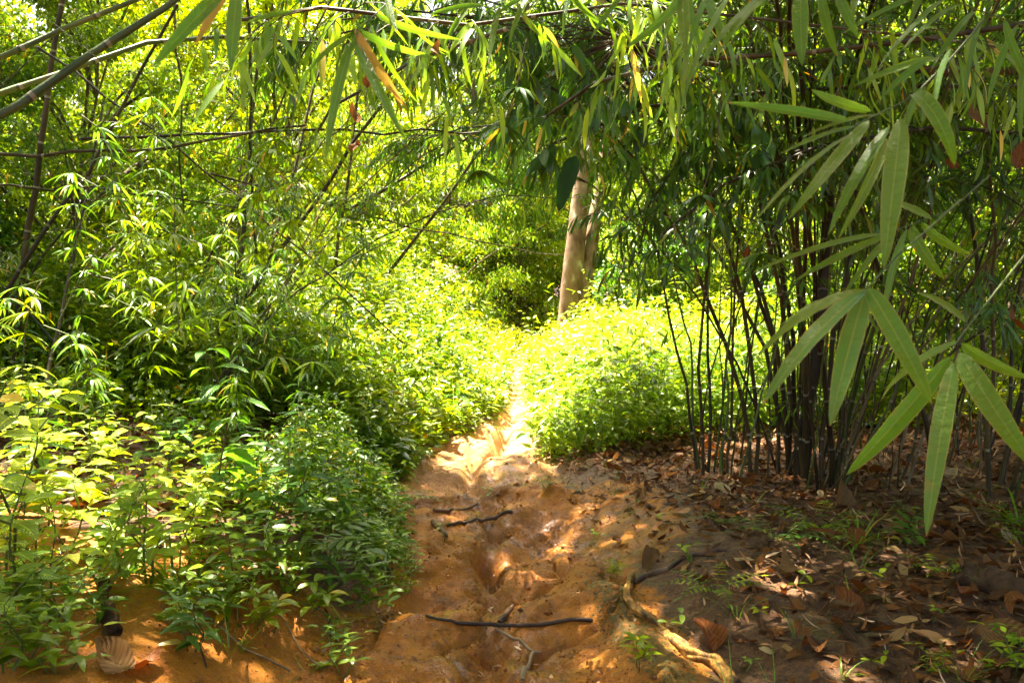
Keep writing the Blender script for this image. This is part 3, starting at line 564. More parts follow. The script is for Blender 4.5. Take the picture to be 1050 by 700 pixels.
# big slanting green culms at the top left and the ones across the top
def pole(label, pts, r, mat='culmgreen', leaf=0, L=.13, W=.018, lm='bamboosun', name='bamboo_cane'):
    P = fine(np.array([at(*p) for p in pts]), 5); t = thing(name, label, 'bamboo stem', P[0])
    TB = Tubes(); s = np.arange(len(P)); TB.add(P, np.linspace(r, r*.6, len(P))*(1+.12*(s % 6 == 0)), 9); TB.build('stem', M[mat], t, P[0])
    if leaf:
        TB = Tubes(); LB = Leaves()
        for j in range(leaf):
            k = int(U(0, len(P))); p = P[k]; d = rperp()[0]+[0, 0, U(-.9, .3)]; spray(LB, TB, p, d, U(.12, .45), int(U(4, 8)), L, W, .9, .0022)
        TB.build('sprays', M['culm'], t, P[0]); LB.build('foliage', M[lm], t, P[0], rows=5, prof='lance', fold=.2)
    return t
pole('thick green bamboo stem slanting up across the top left corner', [(-60, 150, 2.9), (20, 108, 3.0), (90, 58, 3.1), (170, 8, 3.2), (230, -40, 3.3)], .018)
pole('thinner green bamboo stem just above and left of the thick slanting one', [(-60, 85, 3.3), (10, 55, 3.3), (60, 32, 3.4), (135, 2, 3.4), (200, -25, 3.5)], .013)
pole('mossy green bamboo stem below the thick slanting one', [(-60, 108, 3.6), (0, 96, 3.6), (60, 76, 3.7), (150, 44, 3.9), (230, 38, 4.2), (330, 45, 4.6)], .014)
pole('leafy bamboo stem running along the top of the view', [(240, 22, 2.6), (330, 8, 2.5), (480, 26, 2.5), (640, 4, 2.6), (800, 22, 2.8), (1000, 45, 3.), (1100, 60, 3.2)], .006, 'culm', 56, .15, .018)
pole('leafy bamboo stem drooping over the path from the right', [(1080, 20, 3.4), (950, 40, 3.4), (820, 55, 3.5), (700, 62, 3.6), (610, 85, 3.8), (560, 120, 4.)], .012, 'culm', 40, .14, .018, 'bamboo')
pole('second leafy bamboo stem drooping over the path above the pale trunk', [(1080, 90, 4.2), (900, 88, 4.2), (780, 95, 4.3), (660, 110, 4.4), (560, 150, 4.6)], .012, 'culm', 50, .14, .02, 'bamboo')
pole('leafy bamboo stem high over the path toward the left', [(520, 30, 3.6), (430, 60, 3.8), (340, 110, 4.), (300, 180, 4.2)], .009, 'culm', 30, .12, .015, 'bamboosun')
pole('brown branch crossing the top right above the dark clump', [(1100, 70, 3.9), (980, 75, 4), (860, 62, 4.1), (740, 68, 4.3), (650, 50, 4.5)], .02, 'brownstem', 40, .15, .02, 'bamboo')
pole('dark leafy branch hanging in front of the right thicket', [(1080, 140, 4.0), (960, 130, 4.0), (840, 150, 4.0), (740, 190, 4.1), (680, 240, 4.2)], .010, 'culm', 60, .13, .02, 'deep')
pole('dark leafy branch drooping right of the pale trunk', [(860, 60, 4.6), (760, 110, 4.7), (700, 160, 4.8), (665, 210, 4.9), (655, 260, 5.)], .009, 'culm', 60, .13, .018, 'deep')
# broad dark leaves hanging above the pale trunk
t = thing('hanging_branch', 'dark broad-leaved branch hanging over the pale forked trunk', 'branch', at(640, 40, 4.2)); o = at(640, 40, 4.2)
TB = Tubes(); LB = Leaves()
for _ in range(46):
    p = at(U(500, 760), U(30, 150), U(3.9, 4.8)); TB.add(np.array([o, (o+p)/2+[0, 0, .05], p]), [.006, .004, .002], 3); spray(LB, TB, p, rperp()[0]+[0, 0, -.4], .2, 6, .15, .055, .8, .002)
TB.build('twig', M['brownstem'], t, o); LB.build('foliage', M['deep'], t, o, rows=4, prof='ellip')

# ------------------------------------------------------------------ near bamboo leaves, each one shaped
def face(N0, D):  return N0
def nearbranch(label, twig, leaves, r=.0018, tmat='stem', grp=None):
    """twig: [(px,py,d)], leaves: (base px,py, tip px,py, width px, d0, d1, bend, mat, roll)"""
    P = fine(np.array([at(*p) for p in twig]), 5); t = thing('bamboo_branch', label, 'bamboo branch', P[0], group=grp)
    TB = Tubes(); TB.add(P, np.linspace(r, r*.5, len(P)), 6); TB.build('stem', M[tmat], t, P[0])
    for (bx, by, tx, ty, w, d0, d1, bend, mat, roll) in leaves:
        bend = bend*U(1.1, 2.1)
        p = at(bx, by, d0); q = at(tx, ty, d1); ch = q-p; Lc = np.linalg.norm(ch); view = nrm(CAM-p); D = nrm(ch)
        side = nrm(np.cross(D, view)); N = nrm(view*math.cos(roll)+side*math.sin(roll)*1.0)
        up = 1 if N[2] > 0 or abs(D[2]) > .5 else 1
        D = nrm(D+N*math.tan(bend/2)); Lf = Lc/(math.sin(bend/2)/(bend/2) if abs(bend) > 1e-3 else 1)
        LB = Leaves(); LB.add(p, D, N, Lf, w/875*(d0+d1)/2*.78, bend)
        LB.build('leaf', M[mat], t, P[0], rows=14, prof='lance', fold=U(.15, .55), wav=.12)
    return t
H = 'hero'
nearbranch('near bamboo branch at right with four broad leaves fanning down over the thicket', [(985, 205, 1.22), (955, 232, 1.18), (920, 262, 1.13), (888, 297, 1.08)], [
    (888, 297, 779, 408, 27, 1.08, 1.02, .5, H, .5), (887, 300, 851, 432, 31, 1.08, 1.0, .35, H, .1), (890, 296, 955, 408, 29, 1.08, 1.0, .9, H, -.1),
    (887, 297, 776, 370, 20, 1.09, 1.18, .6, H, .9), (884, 298, 800, 335, 14, 1.1, 1.2, .4, H, 1.)])
nearbranch('near bamboo branch at the right edge with long leaves hanging to the litter', [(1060, 250, 1.3), (1020, 300, 1.25), (985, 345, 1.2), (975, 360, 1.18)], [
    (978, 372, 949, 548, 27, 1.18, 1.1, .25, H, .2), (974, 366, 868, 486, 28, 1.2, 1.28, .3, H, -.2), (984, 362, 1062, 482, 34, 1.15, 1.05, .4, H, .1),
    (986, 352, 1056, 388, 20, 1.15, 1.1, .5, H, .5), (982, 350, 905, 412, 14, 1.25, 1.4, .5, H, .8), (990, 330, 940, 300, 12, 1.3, 1.4, .4, H, .6)])
nearbranch('near bamboo branch at upper right with many narrow leaves pointing left', [(1010, 20, 1.45), (975, 60, 1.4), (935, 100, 1.3), (870, 132, 1.2)], [
    (871, 124, 748, 104, 15, 1.2, 1.1, .15, H, .2), (893, 114, 832, 92, 15, 1.25, 1.2, -.6, H, .3), (878, 130, 800, 156, 10, 1.2, 1.15, .2, H, .7), (872, 138, 773, 217, 9, 1.2, 1.1, .2, H, .6),
    (891, 124, 814, 214, 18, 1.25, 1.15, .3, H, .1), (912, 130, 848, 233, 17, 1.25, 1.2, .3, H, .3), (909, 142, 869, 236, 16, 1.25, 1.15, .3, H, -.2), (924, 122, 907, 269, 31, 1.15, 1.08, .35, H, 0),
    (936, 97, 977, 128, 24, 1.2, 1.1, 1.2, H, -.3), (950, 62, 905, 98, 12, 1.3, 1.3, .3, H, .4), (960, 60, 880, 82, 11, 1.4, 1.35, .3, H, .4), (945, 90, 930, 130, 13, 1.3, 1.3, .4, H, .7), (975, 50, 955, 110, 10, 1.35, 1.3, .3, H, .5), (900, 118, 822, 140, 8, 1.3, 1.3, .3, H, .8)])
nearbranch('near bamboo twig with leaves half way up the right thicket', [(1015, 180, 1.6), (975, 215, 1.55), (930, 232, 1.5), (905, 240, 1.45)], [
    (905, 240, 775, 272, 10, 1.45, 1.35, .2, H, .5), (910, 242, 815, 285, 12, 1.45, 1.4, .3, H, .3), (935, 232, 965, 285, 19, 1.5, 1.45, .6, H, .3), (945, 228, 995, 262, 15, 1.5, 1.45, .6, H, .5), (915, 240, 866, 297, 9, 1.45, 1.4, .3, H, .2), (955, 225, 905, 205, 12, 1.5, 1.6, .3, H, .6), (930, 235, 905, 330, 12, 1.5, 1.5, .3, H, .5)])
nearbranch('single dark oval leaf hanging from the branches beside the pale trunk', [(600, 120, 3.2), (596, 140, 3.2), (590, 162, 3.2)], [(590, 160, 573, 217, 26, 3.2, 3.2, .1, 'darkleaf', .3)], r=.002)
nearbranch('near bamboo twig at the top with short broad leaves above the branch junction', [(900, -60, 1.3), (860, -40, 1.25), (820, -20, 1.2), (780, -15, 1.2)], [
    (821, -8, 822, 65, 24, 1.2, 1.15, .2, H, .1), (842, -8, 858, 58, 16, 1.2, 1.2, .4, H, .3), (858, -12, 879, 38, 15, 1.22, 1.2, .5, H, .2), (800, -15, 735, 48, 12, 1.2, 1.15, .3, H, .6), (790, -10, 705, 75, 10, 1.2, 1.15, .3, H, .6), (885, -30, 872, 16, 14, 1.25, 1.2, .3, H, .4), (760, -18, 690, 105, 11, 1.3, 1.2, .3, H, .6)])
nearbranch('near bamboo twig at top centre with pale shining leaves', [(790, -70, 1.5), (740, -40, 1.45), (700, -15, 1.4), (640, -5, 1.4)], [
    (697, -5, 662, 44, 15, 1.4, 1.3, .5, H, -.3), (700, -3, 702, 44, 17, 1.4, 1.3, .4, H, 0), (722, -12, 746, 48, 15, 1.4, 1.35, .5, H, .1), (708, -5, 720, 55, 10, 1.4, 1.4, .3, H, .5), (640, -5, 605, 40, 8, 1.4, 1.4, .3, H, .5), (735, -20, 700, 60, 10, 1.45, 1.4, .4, H, .5)])
nearbranch('near bamboo twig at the upper left with two broad hanging green leaves', [(330, -60, 1.3), (290, -40, 1.28), (250, -15, 1.25), (225, -10, 1.25)], [
    (227, -6, 163, 57, 22, 1.25, 1.15, .45, H, .1), (232, -5, 200, 46, 12, 1.27, 1.25, .3, 'herodead', .4), (243, -6, 236, 68, 20, 1.25, 1.2, .25, H, .1), (262, -18, 330, -6, 16, 1.3, 1.3, .4, H, .3), (300, 12, 252, 24, 8, 1.35, 1.35, .3, H, .5)])
nearbranch('near bamboo twig at top with a dry orange leaf between long green ones', [(440, -60, 1.5), (410, -10, 1.48), (385, 15, 1.45), (362, 36, 1.45)], [
    (364, 30, 412, 108, 15, 1.45, 1.4, .3, 'herodead', .2), (363, 40, 413, 140, 15, 1.45, 1.35, .25, H, .1), (361, 42, 331, 158, 15, 1.45, 1.35, .3, H, .2), (366, 30, 440, 62, 10, 1.45, 1.4, .5, H, .3), (385, 14, 462, 44, 10, 1.48, 1.4, .6, H, .3),
    (360, 36, 308, 78, 8, 1.45, 1.4, .5, H, .4), (398, -5, 400, 22, 10, 1.48, 1.4, .3, H, .2), (375, 22, 350, 80, 8, 1.45, 1.45, .3, H, .5), (380, 25, 425, 105, 8, 1.5, 1.5, .4, H, .5)])
nearbranch('near bamboo twig at top centre with yellow-green leaves hanging', [(600, -50, 1.9), (560, -20, 1.9), (520, 0, 1.9), (480, 8, 1.9)], [
    (512, 8, 500, 60, 9, 1.9, 1.8, .3, H, .2), (480, 8, 455, 45, 9, 1.9, 1.85, .4, H, .3), (530, 2, 560, 45, 9, 1.9, 1.85, .4, H, .4), (545, -5, 520, 40, 9, 1.9, 1.85, .4, H, .4), (575, -18, 620, 30, 10, 1.9, 1.85, .4, H, .4), (495, 6, 440, 14, 8, 1.9, 1.85, .3, H, .5), (590, -30, 575, 35, 8, 1.9, 1.85, .4, H, .4), (560, -15, 500, 20, 7, 1.9, 1.85, .4, H, .4)])
nearbranch('near bamboo branch along the top right corner with slender leaves', [(1110, 60, 1.6), (1060, 30, 1.6), (1000, 10, 1.6), (940, -20, 1.6)], [
    (1000, 12, 955, 60, 10, 1.6, 1.5, .3, H, .3), (1010, 14, 985, 100, 9, 1.6, 1.55, .3, H, .4), (1030, 20, 1060, 95, 12, 1.6, 1.55, .3, H, .4), (975, -5, 900, 60, 9, 1.6, 1.5, .3, H, .5), (985, 5, 925, 42, 9, 1.6, 1.5, .3, H, .5), (960, -10, 865, 30, 9, 1.6, 1.55, .3, H, .5), (1045, 24, 1010, 110, 11, 1.6, 1.6, .3, H, .5), (1060, 40, 1040, 140, 12, 1.6, 1.5, .3, H, .4), (950, -15, 930, 30, 9, 1.6, 1.6, .3, H, .3)])

# thin leafy bamboo whips in the middle distance on the left
def whip(label, pts, tufts, mat='bamboosun', r=.0025, L=.11, W=.011, tm='stem'):
    P = fine(np.array([at(*p) for p in pts]), 5); t = thing('bamboo_shoot', label, 'bamboo shoot', P[0]); TB = Tubes(); TB.add(P, np.linspace(r, r*.6, len(P)), 5); TB.build('stem', M[tm], t, P[0])
    LB = Leaves()
    for (px, py, d, n) in tufts:
        p = at(px, py, d); k = np.argmin(np.linalg.norm(P-p, axis=1)); p = P[k]; o = rperp(n)
        LB.add(np.repeat(p[None], n, 0), o+[0, 0, -.15], np.array([0, 0, 1.])+rng.normal(0, .2, (n, 3)), L*rng.uniform(.6, 1.2, n), W, rng.uniform(.4, 1.2, n))
    LB.build('foliage', M[mat], t, P[0], rows=5, prof='lance', fold=.2); return t
whip('slender pale shoot with drooping leaf tufts rising in front of the left thicket', [(184, 345, 2.7), (181, 300, 2.7), (179, 240, 2.7), (178, 165, 2.7), (150, 120, 2.7), (100, 60, 2.8), (50, 20, 2.9)], [(181, 310, 2.7, 11), (179, 240, 2.7, 10), (178, 205, 2.7, 9), (182, 335, 2.7, 9)])
whip('arching pale shoot whose leaf tuft hangs at the left thicket edge', [(60, 330, 2.8), (80, 290, 2.8), (105, 245, 2.8), (135, 236, 2.8), (160, 246, 2.8)], [(140, 238, 2.8, 8), (160, 246, 2.8, 7)])
whip('low arching shoot with long narrow leaves above the left bank', [(40, 440, 2.9), (90, 380, 2.9), (160, 335, 2.9), (240, 318, 2.9)], [(90, 380, 2.9, 8), (160, 335, 2.9, 9), (200, 325, 2.9, 9), (240, 318, 2.9, 8)], L=.14, W=.013)
whip('shoot with dark narrow leaves arching beside the tall sapling', [(250, 420, 3.2), (262, 380, 3.2), (285, 365, 3.2), (330, 372, 3.2)], [(262, 380, 3.2, 8), (285, 366, 3.2, 8), (320, 370, 3.2, 7)], L=.15, W=.014)
for j in range(34):
    px, py, d = U(-30, 340), U(190, 430), U(3.3, 5.2); dx, dy = U(-90, 90), U(40, 130)
    whip('narrow-leaved bamboo shoot hanging in the left thicket', [(px-dx, py-dy, d), (px-dx*.5, py-dy*.85, d), (px-dx*.15, py-dy*.5, d), (px, py, d)], [(px-dx*f1, py-dy*f2, d, int(U(6, 11))) for f1, f2 in ((.5, .85), (.3, .7), (.15, .5), (.07, .25), (0, 0))], random.choice(['bamboo', 'bamboosun', 'bamboo']), .0028, .13, .014, random.choice(['culm', 'stem']))['group'] = 'narrow-leaved shoots in the left thicket'
for lab, pts in (('leafy whip of bamboo hanging left of the pale trunk', [(540, 40, 3.4), (530, 90, 3.4), (515, 130, 3.4), (490, 175, 3.4)]), ('drooping leafy whip left of the dark clump', [(740, 90, 3.6), (735, 150, 3.6), (720, 200, 3.6), (690, 270, 3.6)]), ('drooping leafy whip at the centre of the dark clump', [(860, 90, 3.4), (840, 160, 3.4), (810, 200, 3.4), (780, 260, 3.4)])):
    whip(lab, pts, [(pts[i][0], pts[i][1], pts[i][2], 10) for i in (1, 2, 3)]*2, 'deep', .003, .14, .018, 'culm')

# ------------------------------------------------------------------ saplings and herbs of the left bank
def sapling(name, label, cat, h, n, L, W, mat, arr='alt', lean=.15, pet=.02, up=.2, stems=1, smat='stem', rows=5, prof='ovate', bend=(.3, 1.), start=.25, branches=0):
    t = thing(name, label, cat); TB = Tubes(); LB = Leaves()
    for s in range(stems):
        a = U(0, 2*PI); ll = lean*(1+s*.5); v = np.array([math.cos(a)*ll, math.sin(a)*ll, 1.])
        P = np.array([v*h*k/7*(1 if s == 0 else .8)+np.array([math.cos(a+1), math.sin(a+1), 0])*.03*math.sin(k) for k in range(8)]); P[0, 2] -= .03
        TB.add(P, np.linspace(.0045 if h > .3 else .0025, .0015, 8), 5)
        lines = [(P, n)]
        for bq in range(branches):
            i0 = int(U(2, 6)); d = rperp()[0]+[0, 0, .7]; bl = h*U(.25, .5); Q = np.array([P[i0]+d*bl*k/4-[0, 0, .06*bl*k*k/4] for k in range(5)]); TB.add(Q, [.003, .0025, .002, .0015, .001], 4); lines.append((Q, max(4, n//2)))
        for Pn, nn in lines:
            m = len(Pn)-1
            for j in range(nn):
                tt = (start+(1-start)*j/max(1, nn-1))*m; i0 = min(int(tt), m-1); p = Pn[i0]*(1-tt+i0)+Pn[i0+1]*(tt-i0)
                angs = [j*2.4] if arr == 'alt' else [j*PI/2, j*PI/2+PI] if arr == 'opp' else [j*PI+.2, ]
                if arr == 'whorl': angs = [j*.7+q*2*PI/5 for q in range(5)]
                for an in angs:
                    an += U(-.25, .25); o = np.array([math.cos(an), math.sin(an), up+U(-.2, .2)]); q = p+o*pet; 
                    if pet > .015: TB.add(np.array([p, q]), .001, 3)
                    sc_ = U(.7, 1.1)*(1 if j < nn-2 else .75); LB.add(q, o, np.array([0, 0, 1.])+rng.normal(0, .2, 3), L*sc_, W*sc_, U(*bend))
    TB.build('stem', M[smat], t); LB.build('foliage', M[mat], t, rows=rows, prof=prof, fold=.22, wav=.15)
    return Proto(t)
def fernlike(name, label, cat, nf, fl, L, W, mat):
    t = thing(name, label, cat); TB = Tubes(); LB = Leaves()
    for f in range(nf):
        a = f*2*PI/nf+U(-.3, .3); o = np.array([math.cos(a), math.sin(a), 0]); P = np.array([o*fl*k/8+[0, 0, fl*(.55*k/8-.42*(k/8)**2)*1.5] for k in range(9)]); P[:, 2] += .02; TB.add(P, .0014, 3)
        sd = np.array([-o[1], o[0], 0])
        for k in range(1, 9):
            for s in (1, -1): w = math.sin(PI*(k/9)**.8); LB.add(P[k], o*.5+sd*s, [0, 0, 1.], L*w, W*w, .3)
        LB.add(P[8], o, [0, 0, 1.], L, W, .3)
    TB.build('stem', M['stem'], t); LB.build('foliage', M[mat], t, rows=3, prof='ellip', fold=.1); return Proto(t)
def tuft(name, label, cat, n, L, W, mat):
    t = thing(name, label, cat); LB = Leaves(); o = rperp(n)
    LB.add(o*.012, o*rng.uniform(.25, 1., (n, 1))+[0, 0, 1], -o*.5+[0, 0, .5], L*rng.uniform(.5, 1.15, n), W, rng.uniform(.6, 2., n)); LB.build('foliage', M[mat], t, rows=8, prof='line', fold=.3); return Proto(t)
KP = {
 'yel': sapling('understorey_sapling', '', 'sapling', .52, 12, .10, .056, 'yellow', 'alt', .3, .03, .15, 2, branches=2),
 'yel2': sapling('understorey_sapling', '', 'sapling', .38, 9, .085, .05, 'yellow', 'opp', .2, .02, .2, 2, branches=1),
 'lan': sapling('leafy_herb', '', 'plant', .24, 7, .095, .030, 'mid', 'opp', .25, .008, .3, 3, start=.2),
 'lan2': sapling('leafy_herb', '', 'plant', .17, 5, .075, .026, 'sunny', 'opp', .3, .006, .3, 4, start=.2),
 'rose': sapling('leafy_herb', '', 'plant', .12, 2, .10, .034, 'sunny', 'whorl', .1, .005, .35, 2, start=.6, prof='ellip'),
 'big': sapling('understorey_sapling', '', 'sapling', .62, 9, .15, .058, 'broad', 'opp', .12, .012, .05, 1, 'brownstem', start=.25, prof='ellip', rows=7, branches=1),
 'bush': sapling('understorey_sapling', '', 'sapling', .42, 10, .12, .05, 'broad', 'alt', .35, .015, .15, 3, 'brownstem', prof='ellip', branches=1),
 'fern': fernlike('fern', '', 'fern', 7, .24, .05, .014, 'mid'),
 'comp': fernlike('compound_leaf_herb', '', 'plant', 5, .34, .10, .034, 'mid'),
 'tuft': tuft('grass_tuft', '', 'grass tuft', 26, .24, .009, 'mid'),
 'seed': sapling('seedling', '', 'seedling', .07, 2, .055, .026, 'sunny', 'opp', .1, .004, .25, 1, start=.7, prof='ellip'),
}
KD = {'yel': 'tall yellow-green oval-leaved sapling', 'yel2': 'short yellow-green oval-leaved sapling', 'lan': 'narrow-leaved green herb', 'lan2': 'small bright green herb', 'rose': 'little whorled bright green plant', 'big': 'tall dark sapling with large veined leaves', 'bush': 'dark green several-stemmed sapling',
      'fern': 'small green fern', 'comp': 'green herb with feathered compound leaves', 'tuft': 'tuft of green grass-like leaves', 'seed': 'tiny seedling with paired leaves'}
def zone(px, py):
    if px > 560:
        if py > 620: return 'at the foot of the litter slope'
        if px < 700: return 'on the right edge of the path'
        return 'in the litter by the large bamboo clump' if px < 920 else 'in the litter at the right edge'
    if px > 330: return 'hanging over the left edge of the path'
    if py > 610: return 'on the orange clay of the left bank'
    if py > 500: return 'on the lower left bank'
    return 'on the upper left bank below the thicket'
used = {}
def plant(px, py, k, s=1., label=None):
    p = gnd(px, py); lab = label or f'{KD[k]} {zone(px, py)}'; g = None if label else KD[k]+'s '+zone(px, py)
    KP[k].put(p-[0, 0, .005], U(0, 6.3), s, lab, g, (U(-.12, .12), U(-.12, .12)))
plant(238, 548, 'big', 1.25, 'tallest dark sapling on the left bank with three pale veined leaves at its top')
plant(282, 560, 'bush', 1.0, 'dark sapling with large veined leaves right of the tallest one')
plant(318, 575, 'comp', 1.0, 'broad feathered herb leaning from the left bank toward the path')
plant(130, 590, 'tuft', 1.1, 'large grass tuft at the foot of the left bank beside the stump')
plant(70, 560, 'yel', 1.0, 'tallest yellow-green sapling at the left of the bank')
plant(145, 545, 'yel', .95, 'yellow-green sapling in the middle of the left bank')
plant(330, 640, 'rose', 1.3, 'four-leaved bright green plant on the clay left of the path')
plant(735, 612, 'fern', .8, 'pale green fern growing in the litter beside the yellow root')
plant(655, 690, 'rose', .9, 'little bright green seedling below the yellow root')
lst = [(20, 600, 'yel2'), (10, 540, 'yel'), (45, 640, 'lan'), (20, 680, 'lan2'), (60, 690, 'lan2'), (95, 640, 'lan'), (180, 640, 'lan2'), (215, 560, 'yel2'), (100, 520, 'yel2'), (180, 520, 'yel2'), (40, 500, 'yel'), (110, 480, 'yel2'), (160, 490, 'bush'), (210, 600, 'lan'), (250, 620, 'lan2'),
       (195, 668, 'lan'), (235, 690, 'lan2'), (345, 600, 'lan'), (375, 630, 'lan'), (395, 600, 'tuft', .7), (390, 575, 'lan2'), (300, 610, 'lan2'), (275, 650, 'rose'), (250, 500, 'bush'), (200, 470, 'bush'), (60, 460, 'bush'), (20, 450, 'yel'),
       (130, 455, 'lan'), (95, 440, 'big', .8), (380, 520, 'lan2'), (400, 545, 'lan2'), (280, 470, 'lan'), (20, 420, 'big'), (150, 430, 'comp'), (5, 650, 'yel2'), (150, 620, 'tuft', .7), (70, 610, 'tuft', .8), (10, 700, 'yel2'), (120, 700, 'lan2', .8),
       (110, 575, 'rose', 1.3), (170, 570, 'yel2', .9), (345, 660, 'lan2', .8), (300, 560, 'tuft', .8), (265, 535, 'yel2', .8), (420, 585, 'lan2', .8), (410, 520, 'fern'), (370, 585, 'fern'), (10, 515, 'comp'), (230, 450, 'comp', 1.1), (330, 440, 'bush', .9), (260, 440, 'big', .8),
       (630, 595, 'rose', .9), (690, 650, 'seed'),  (800, 560, 'fern', 1.1), (840, 545, 'fern', 1.), (880, 560, 'tuft', .9), (930, 560, 'lan', .8), (960, 590, 'fern', .9), (985, 600, 'seed'), (960, 640, 'seed'), (1040, 690, 'lan2', .8), (900, 690, 'seed'),
       (1030, 560, 'lan'), (1045, 540, 'tuft', 1.3), (705, 575, 'seed'), (680, 540, 'seed'), (650, 520, 'seed'), (560, 500, 'lan2', .7), (590, 510, 'seed'), (500, 515, 'seed'), (740, 540, 'fern', .8), (900, 600, 'seed'), (780, 640, 'seed'), (820, 610, 'seed'), (770, 690, 'seed'), (455, 555, 'seed'), (610, 560, 'seed'), (960, 690, 'lan2', .7)]
lst += [(285, 500, 'yel', .9), (330, 520, 'yel2', 1.), (365, 500, 'tuft', 1.), (310, 470, 'big', .7), (395, 560, 'tuft', .8), (345, 545, 'big', .5), (270, 560, 'tuft', 1.1), (50, 540, 'big', .8), (15, 570, 'tuft', 1.2), (180, 610, 'tuft', 1.), (90, 590, 'fern', 1.2), (230, 610, 'fern', 1.2), (12, 668, 'lan', 1.3), (50, 655, 'lan2', 1.3), (165, 690, 'lan2', 1.), (200, 625, 'lan2', 1.3), (235, 655, 'lan', 1.), (285, 590, 'lan', 1.2), (245, 600, 'yel2', 1.), (30, 625, 'yel2', 1.2), (105, 605, 'yel2', 1.1), (185, 585, 'yel2', 1.), (400, 630, 'rose', .9), (415, 610, 'lan2', .8), (350, 690, 'lan2', .9), (5, 690, 'lan', 1.), (25, 660, 'yel2', 1.1), (60, 625, 'yel', .9), (110, 560, 'yel', 1.), (150, 600, 'yel2', 1.2), (5, 590, 'yel', 1.2), (190, 555, 'yel', .9), (85, 500, 'yel', 1.1), (40, 480, 'yel2', 1.3), (225, 640, 'lan', 1.2), (290, 640, 'lan', 1.1), (130, 530, 'yel2', 1.2), (160, 655, 'rose', 1.2), (75, 665, 'lan', 1.1), (305, 590, 'lan', 1.2), (220, 520, 'yel2', 1.1), (15, 625, 'lan', 1.3), ]
for e in lst:
    if e[0] < 330 and rng.random() < (.22 if e[1] < 635 else .42) or (80 < e[0] < 180 and e[1] > 645): continue
    plant(e[0], e[1], e[2], (e[3] if len(e) > 3 else 1.)*U(.72, 1.25))

# ------------------------------------------------------------------ roots, sticks, log, stump
def onground(pts, lift): 
    out = []
    for px, py in pts: p = gnd(px, py); out.append(p+[0, 0, lift])
    return np.array(out)
def smooth(P, k=5):
    n = len(P); s = np.linspace(0, n-1, (n-1)*k+1); out = []
    for v in s:
        i = min(int(v), n-2); f = v-i; p0 = P[max(i-1, 0)]; p1 = P[i]; p2 = P[i+1]; p3 = P[min(i+2, n-1)]
        out.append(.5*((2*p1)+(-p0+p2)*f+(2*p0-5*p1+4*p2-p3)*f*f+(-p0+3*p1-3*p2+p3)*f**3))
    return np.array(out)
def rootobj(name, label, cat, pts, r0, r1, mat, lift=None, rough=.01, k=9, knob=.15, bury=True):
    P = smooth(onground(pts, 0), 8)
    P[:, 2] = P[:, 2]+(r0*.35 if lift is None else lift)
    if bury: P[:, 2] = np.maximum(P[:, 2], hgt(P[:, 0], P[:, 1])+r0*.3)
    r = np.linspace(r0, r1, len(P))*(1+knob*fbm(np.arange(len(P))*.13+U(0, 50), np.zeros(len(P)), 3)*1.6)
    r[0] *= .92; r[-1] *= .6
    TB = Tubes(); TB.add(P, r, k, cap=(k % 2 == 0)); o = TB.build(name, M[mat], None, P[0], rough=rough); o.location = [float(v) for v in P[0]]
    return tag(o, label, cat)
P0 = smooth(onground([(648, 590), (643, 606), (650, 625), (672, 640), (684, 652), (700, 668), (722, 678), (738, 688), (752, 705)], 0), 9); P0[:, 2] = (P0[:, 2]+hgt(P0[:, 0], P0[:, 1]))/2+.010
TB = Tubes(); m_ = len(P0); T0 = nrm(np.gradient(P0, axis=0)); S0 = nrm(np.cross(T0, [0, 0, 1.])); U0 = np.cross(S0, T0); s_ = np.linspace(0, 1, m_)
for q_, (ph_, rr_, of_) in enumerate([(0, .015, .005), (1.9, .012, .010), (3.6, .011, .011), (5.1, .009, .013)]):
    an_ = ph_+s_*5.5+.6*fbm(s_*9+q_*7, s_*0, 2); oo = of_*(1+.8*fbm(s_*12+q_*3, s_*0, 2)); rd_ = rr_*(1+.5*fbm(s_*10+q_*11, s_*0, 3))*(.75+.5*s_); rd_[0] *= .3; rd_[-1] *= .3
    TB.add(P0+S0*(np.cos(an_)*oo)[:, None]+U0*(np.sin(an_)*oo)[:, None], rd_, 10, cap=True)
o = TB.build('gnarled_root', M['yroot'], None, P0[0], rough=.012); o.location = [float(v) for v in P0[0]]
tag(o, 'gnarled yellow root curving down the slope at the right edge of the path', 'root')
rootobj('dark_root', 'dark brown root running from the yellow root back into the litter', 'root', [(650, 600), (664, 592), (684, 586), (700, 575), (722, 570), (745, 565)], .017, .010, 'root', .004, .01, 8, .3)
rootobj('exposed_root', 'long thin dark root crossing the path at its front', 'root', [(436, 634), (468, 643), (540, 643), (585, 638), (608, 640)], .007, .009, 'root', .003, .004, 8)
rootobj('exposed_root', 'short dark root crossing the runnel in the middle of the path', 'root', [(457, 541), (475, 538), (510, 531), (526, 528)], .008, .013, 'root', .004, .006, 8)
rootobj('exposed_root', 'thin dark root on the left side of the path above the runnel', 'root', [(444, 524), (460, 526), (478, 523), (490, 519)], .011, .009, 'root', .004, .004, 8)
rootobj('exposed_root', 'small dark root stub at the left edge of the path', 'root', [(444, 538), (452, 545), (458, 552)], .016, .010, 'root', .004, .006, 8)
rootobj('stick', 'short dark stick propped on the front root of the path', 'stick', [(512, 641), (520, 632), (527, 624)], .012, .009, 'root', .012, .004, 8)
rootobj('stick', 'pale split stick lying in the path below the front root', 'stick', [(508, 646), (525, 655), (545, 670), (556, 676)], .007, .004, 'twig', .004, .002, 6)
rootobj('bamboo_sheath', 'dry straw-coloured bamboo sheath at the bottom edge of the path', 'sheath', [(536, 700), (543, 684), (550, 674)], .012, .006, 'twig', .006, .003, 6)
rootobj('fallen_log', 'blackened log lying in the litter at the right edge', 'log', [(985, 598), (1010, 604), (1040, 610), (1075, 618)], .038, .046, 'log', .02, .045, 20, .5)
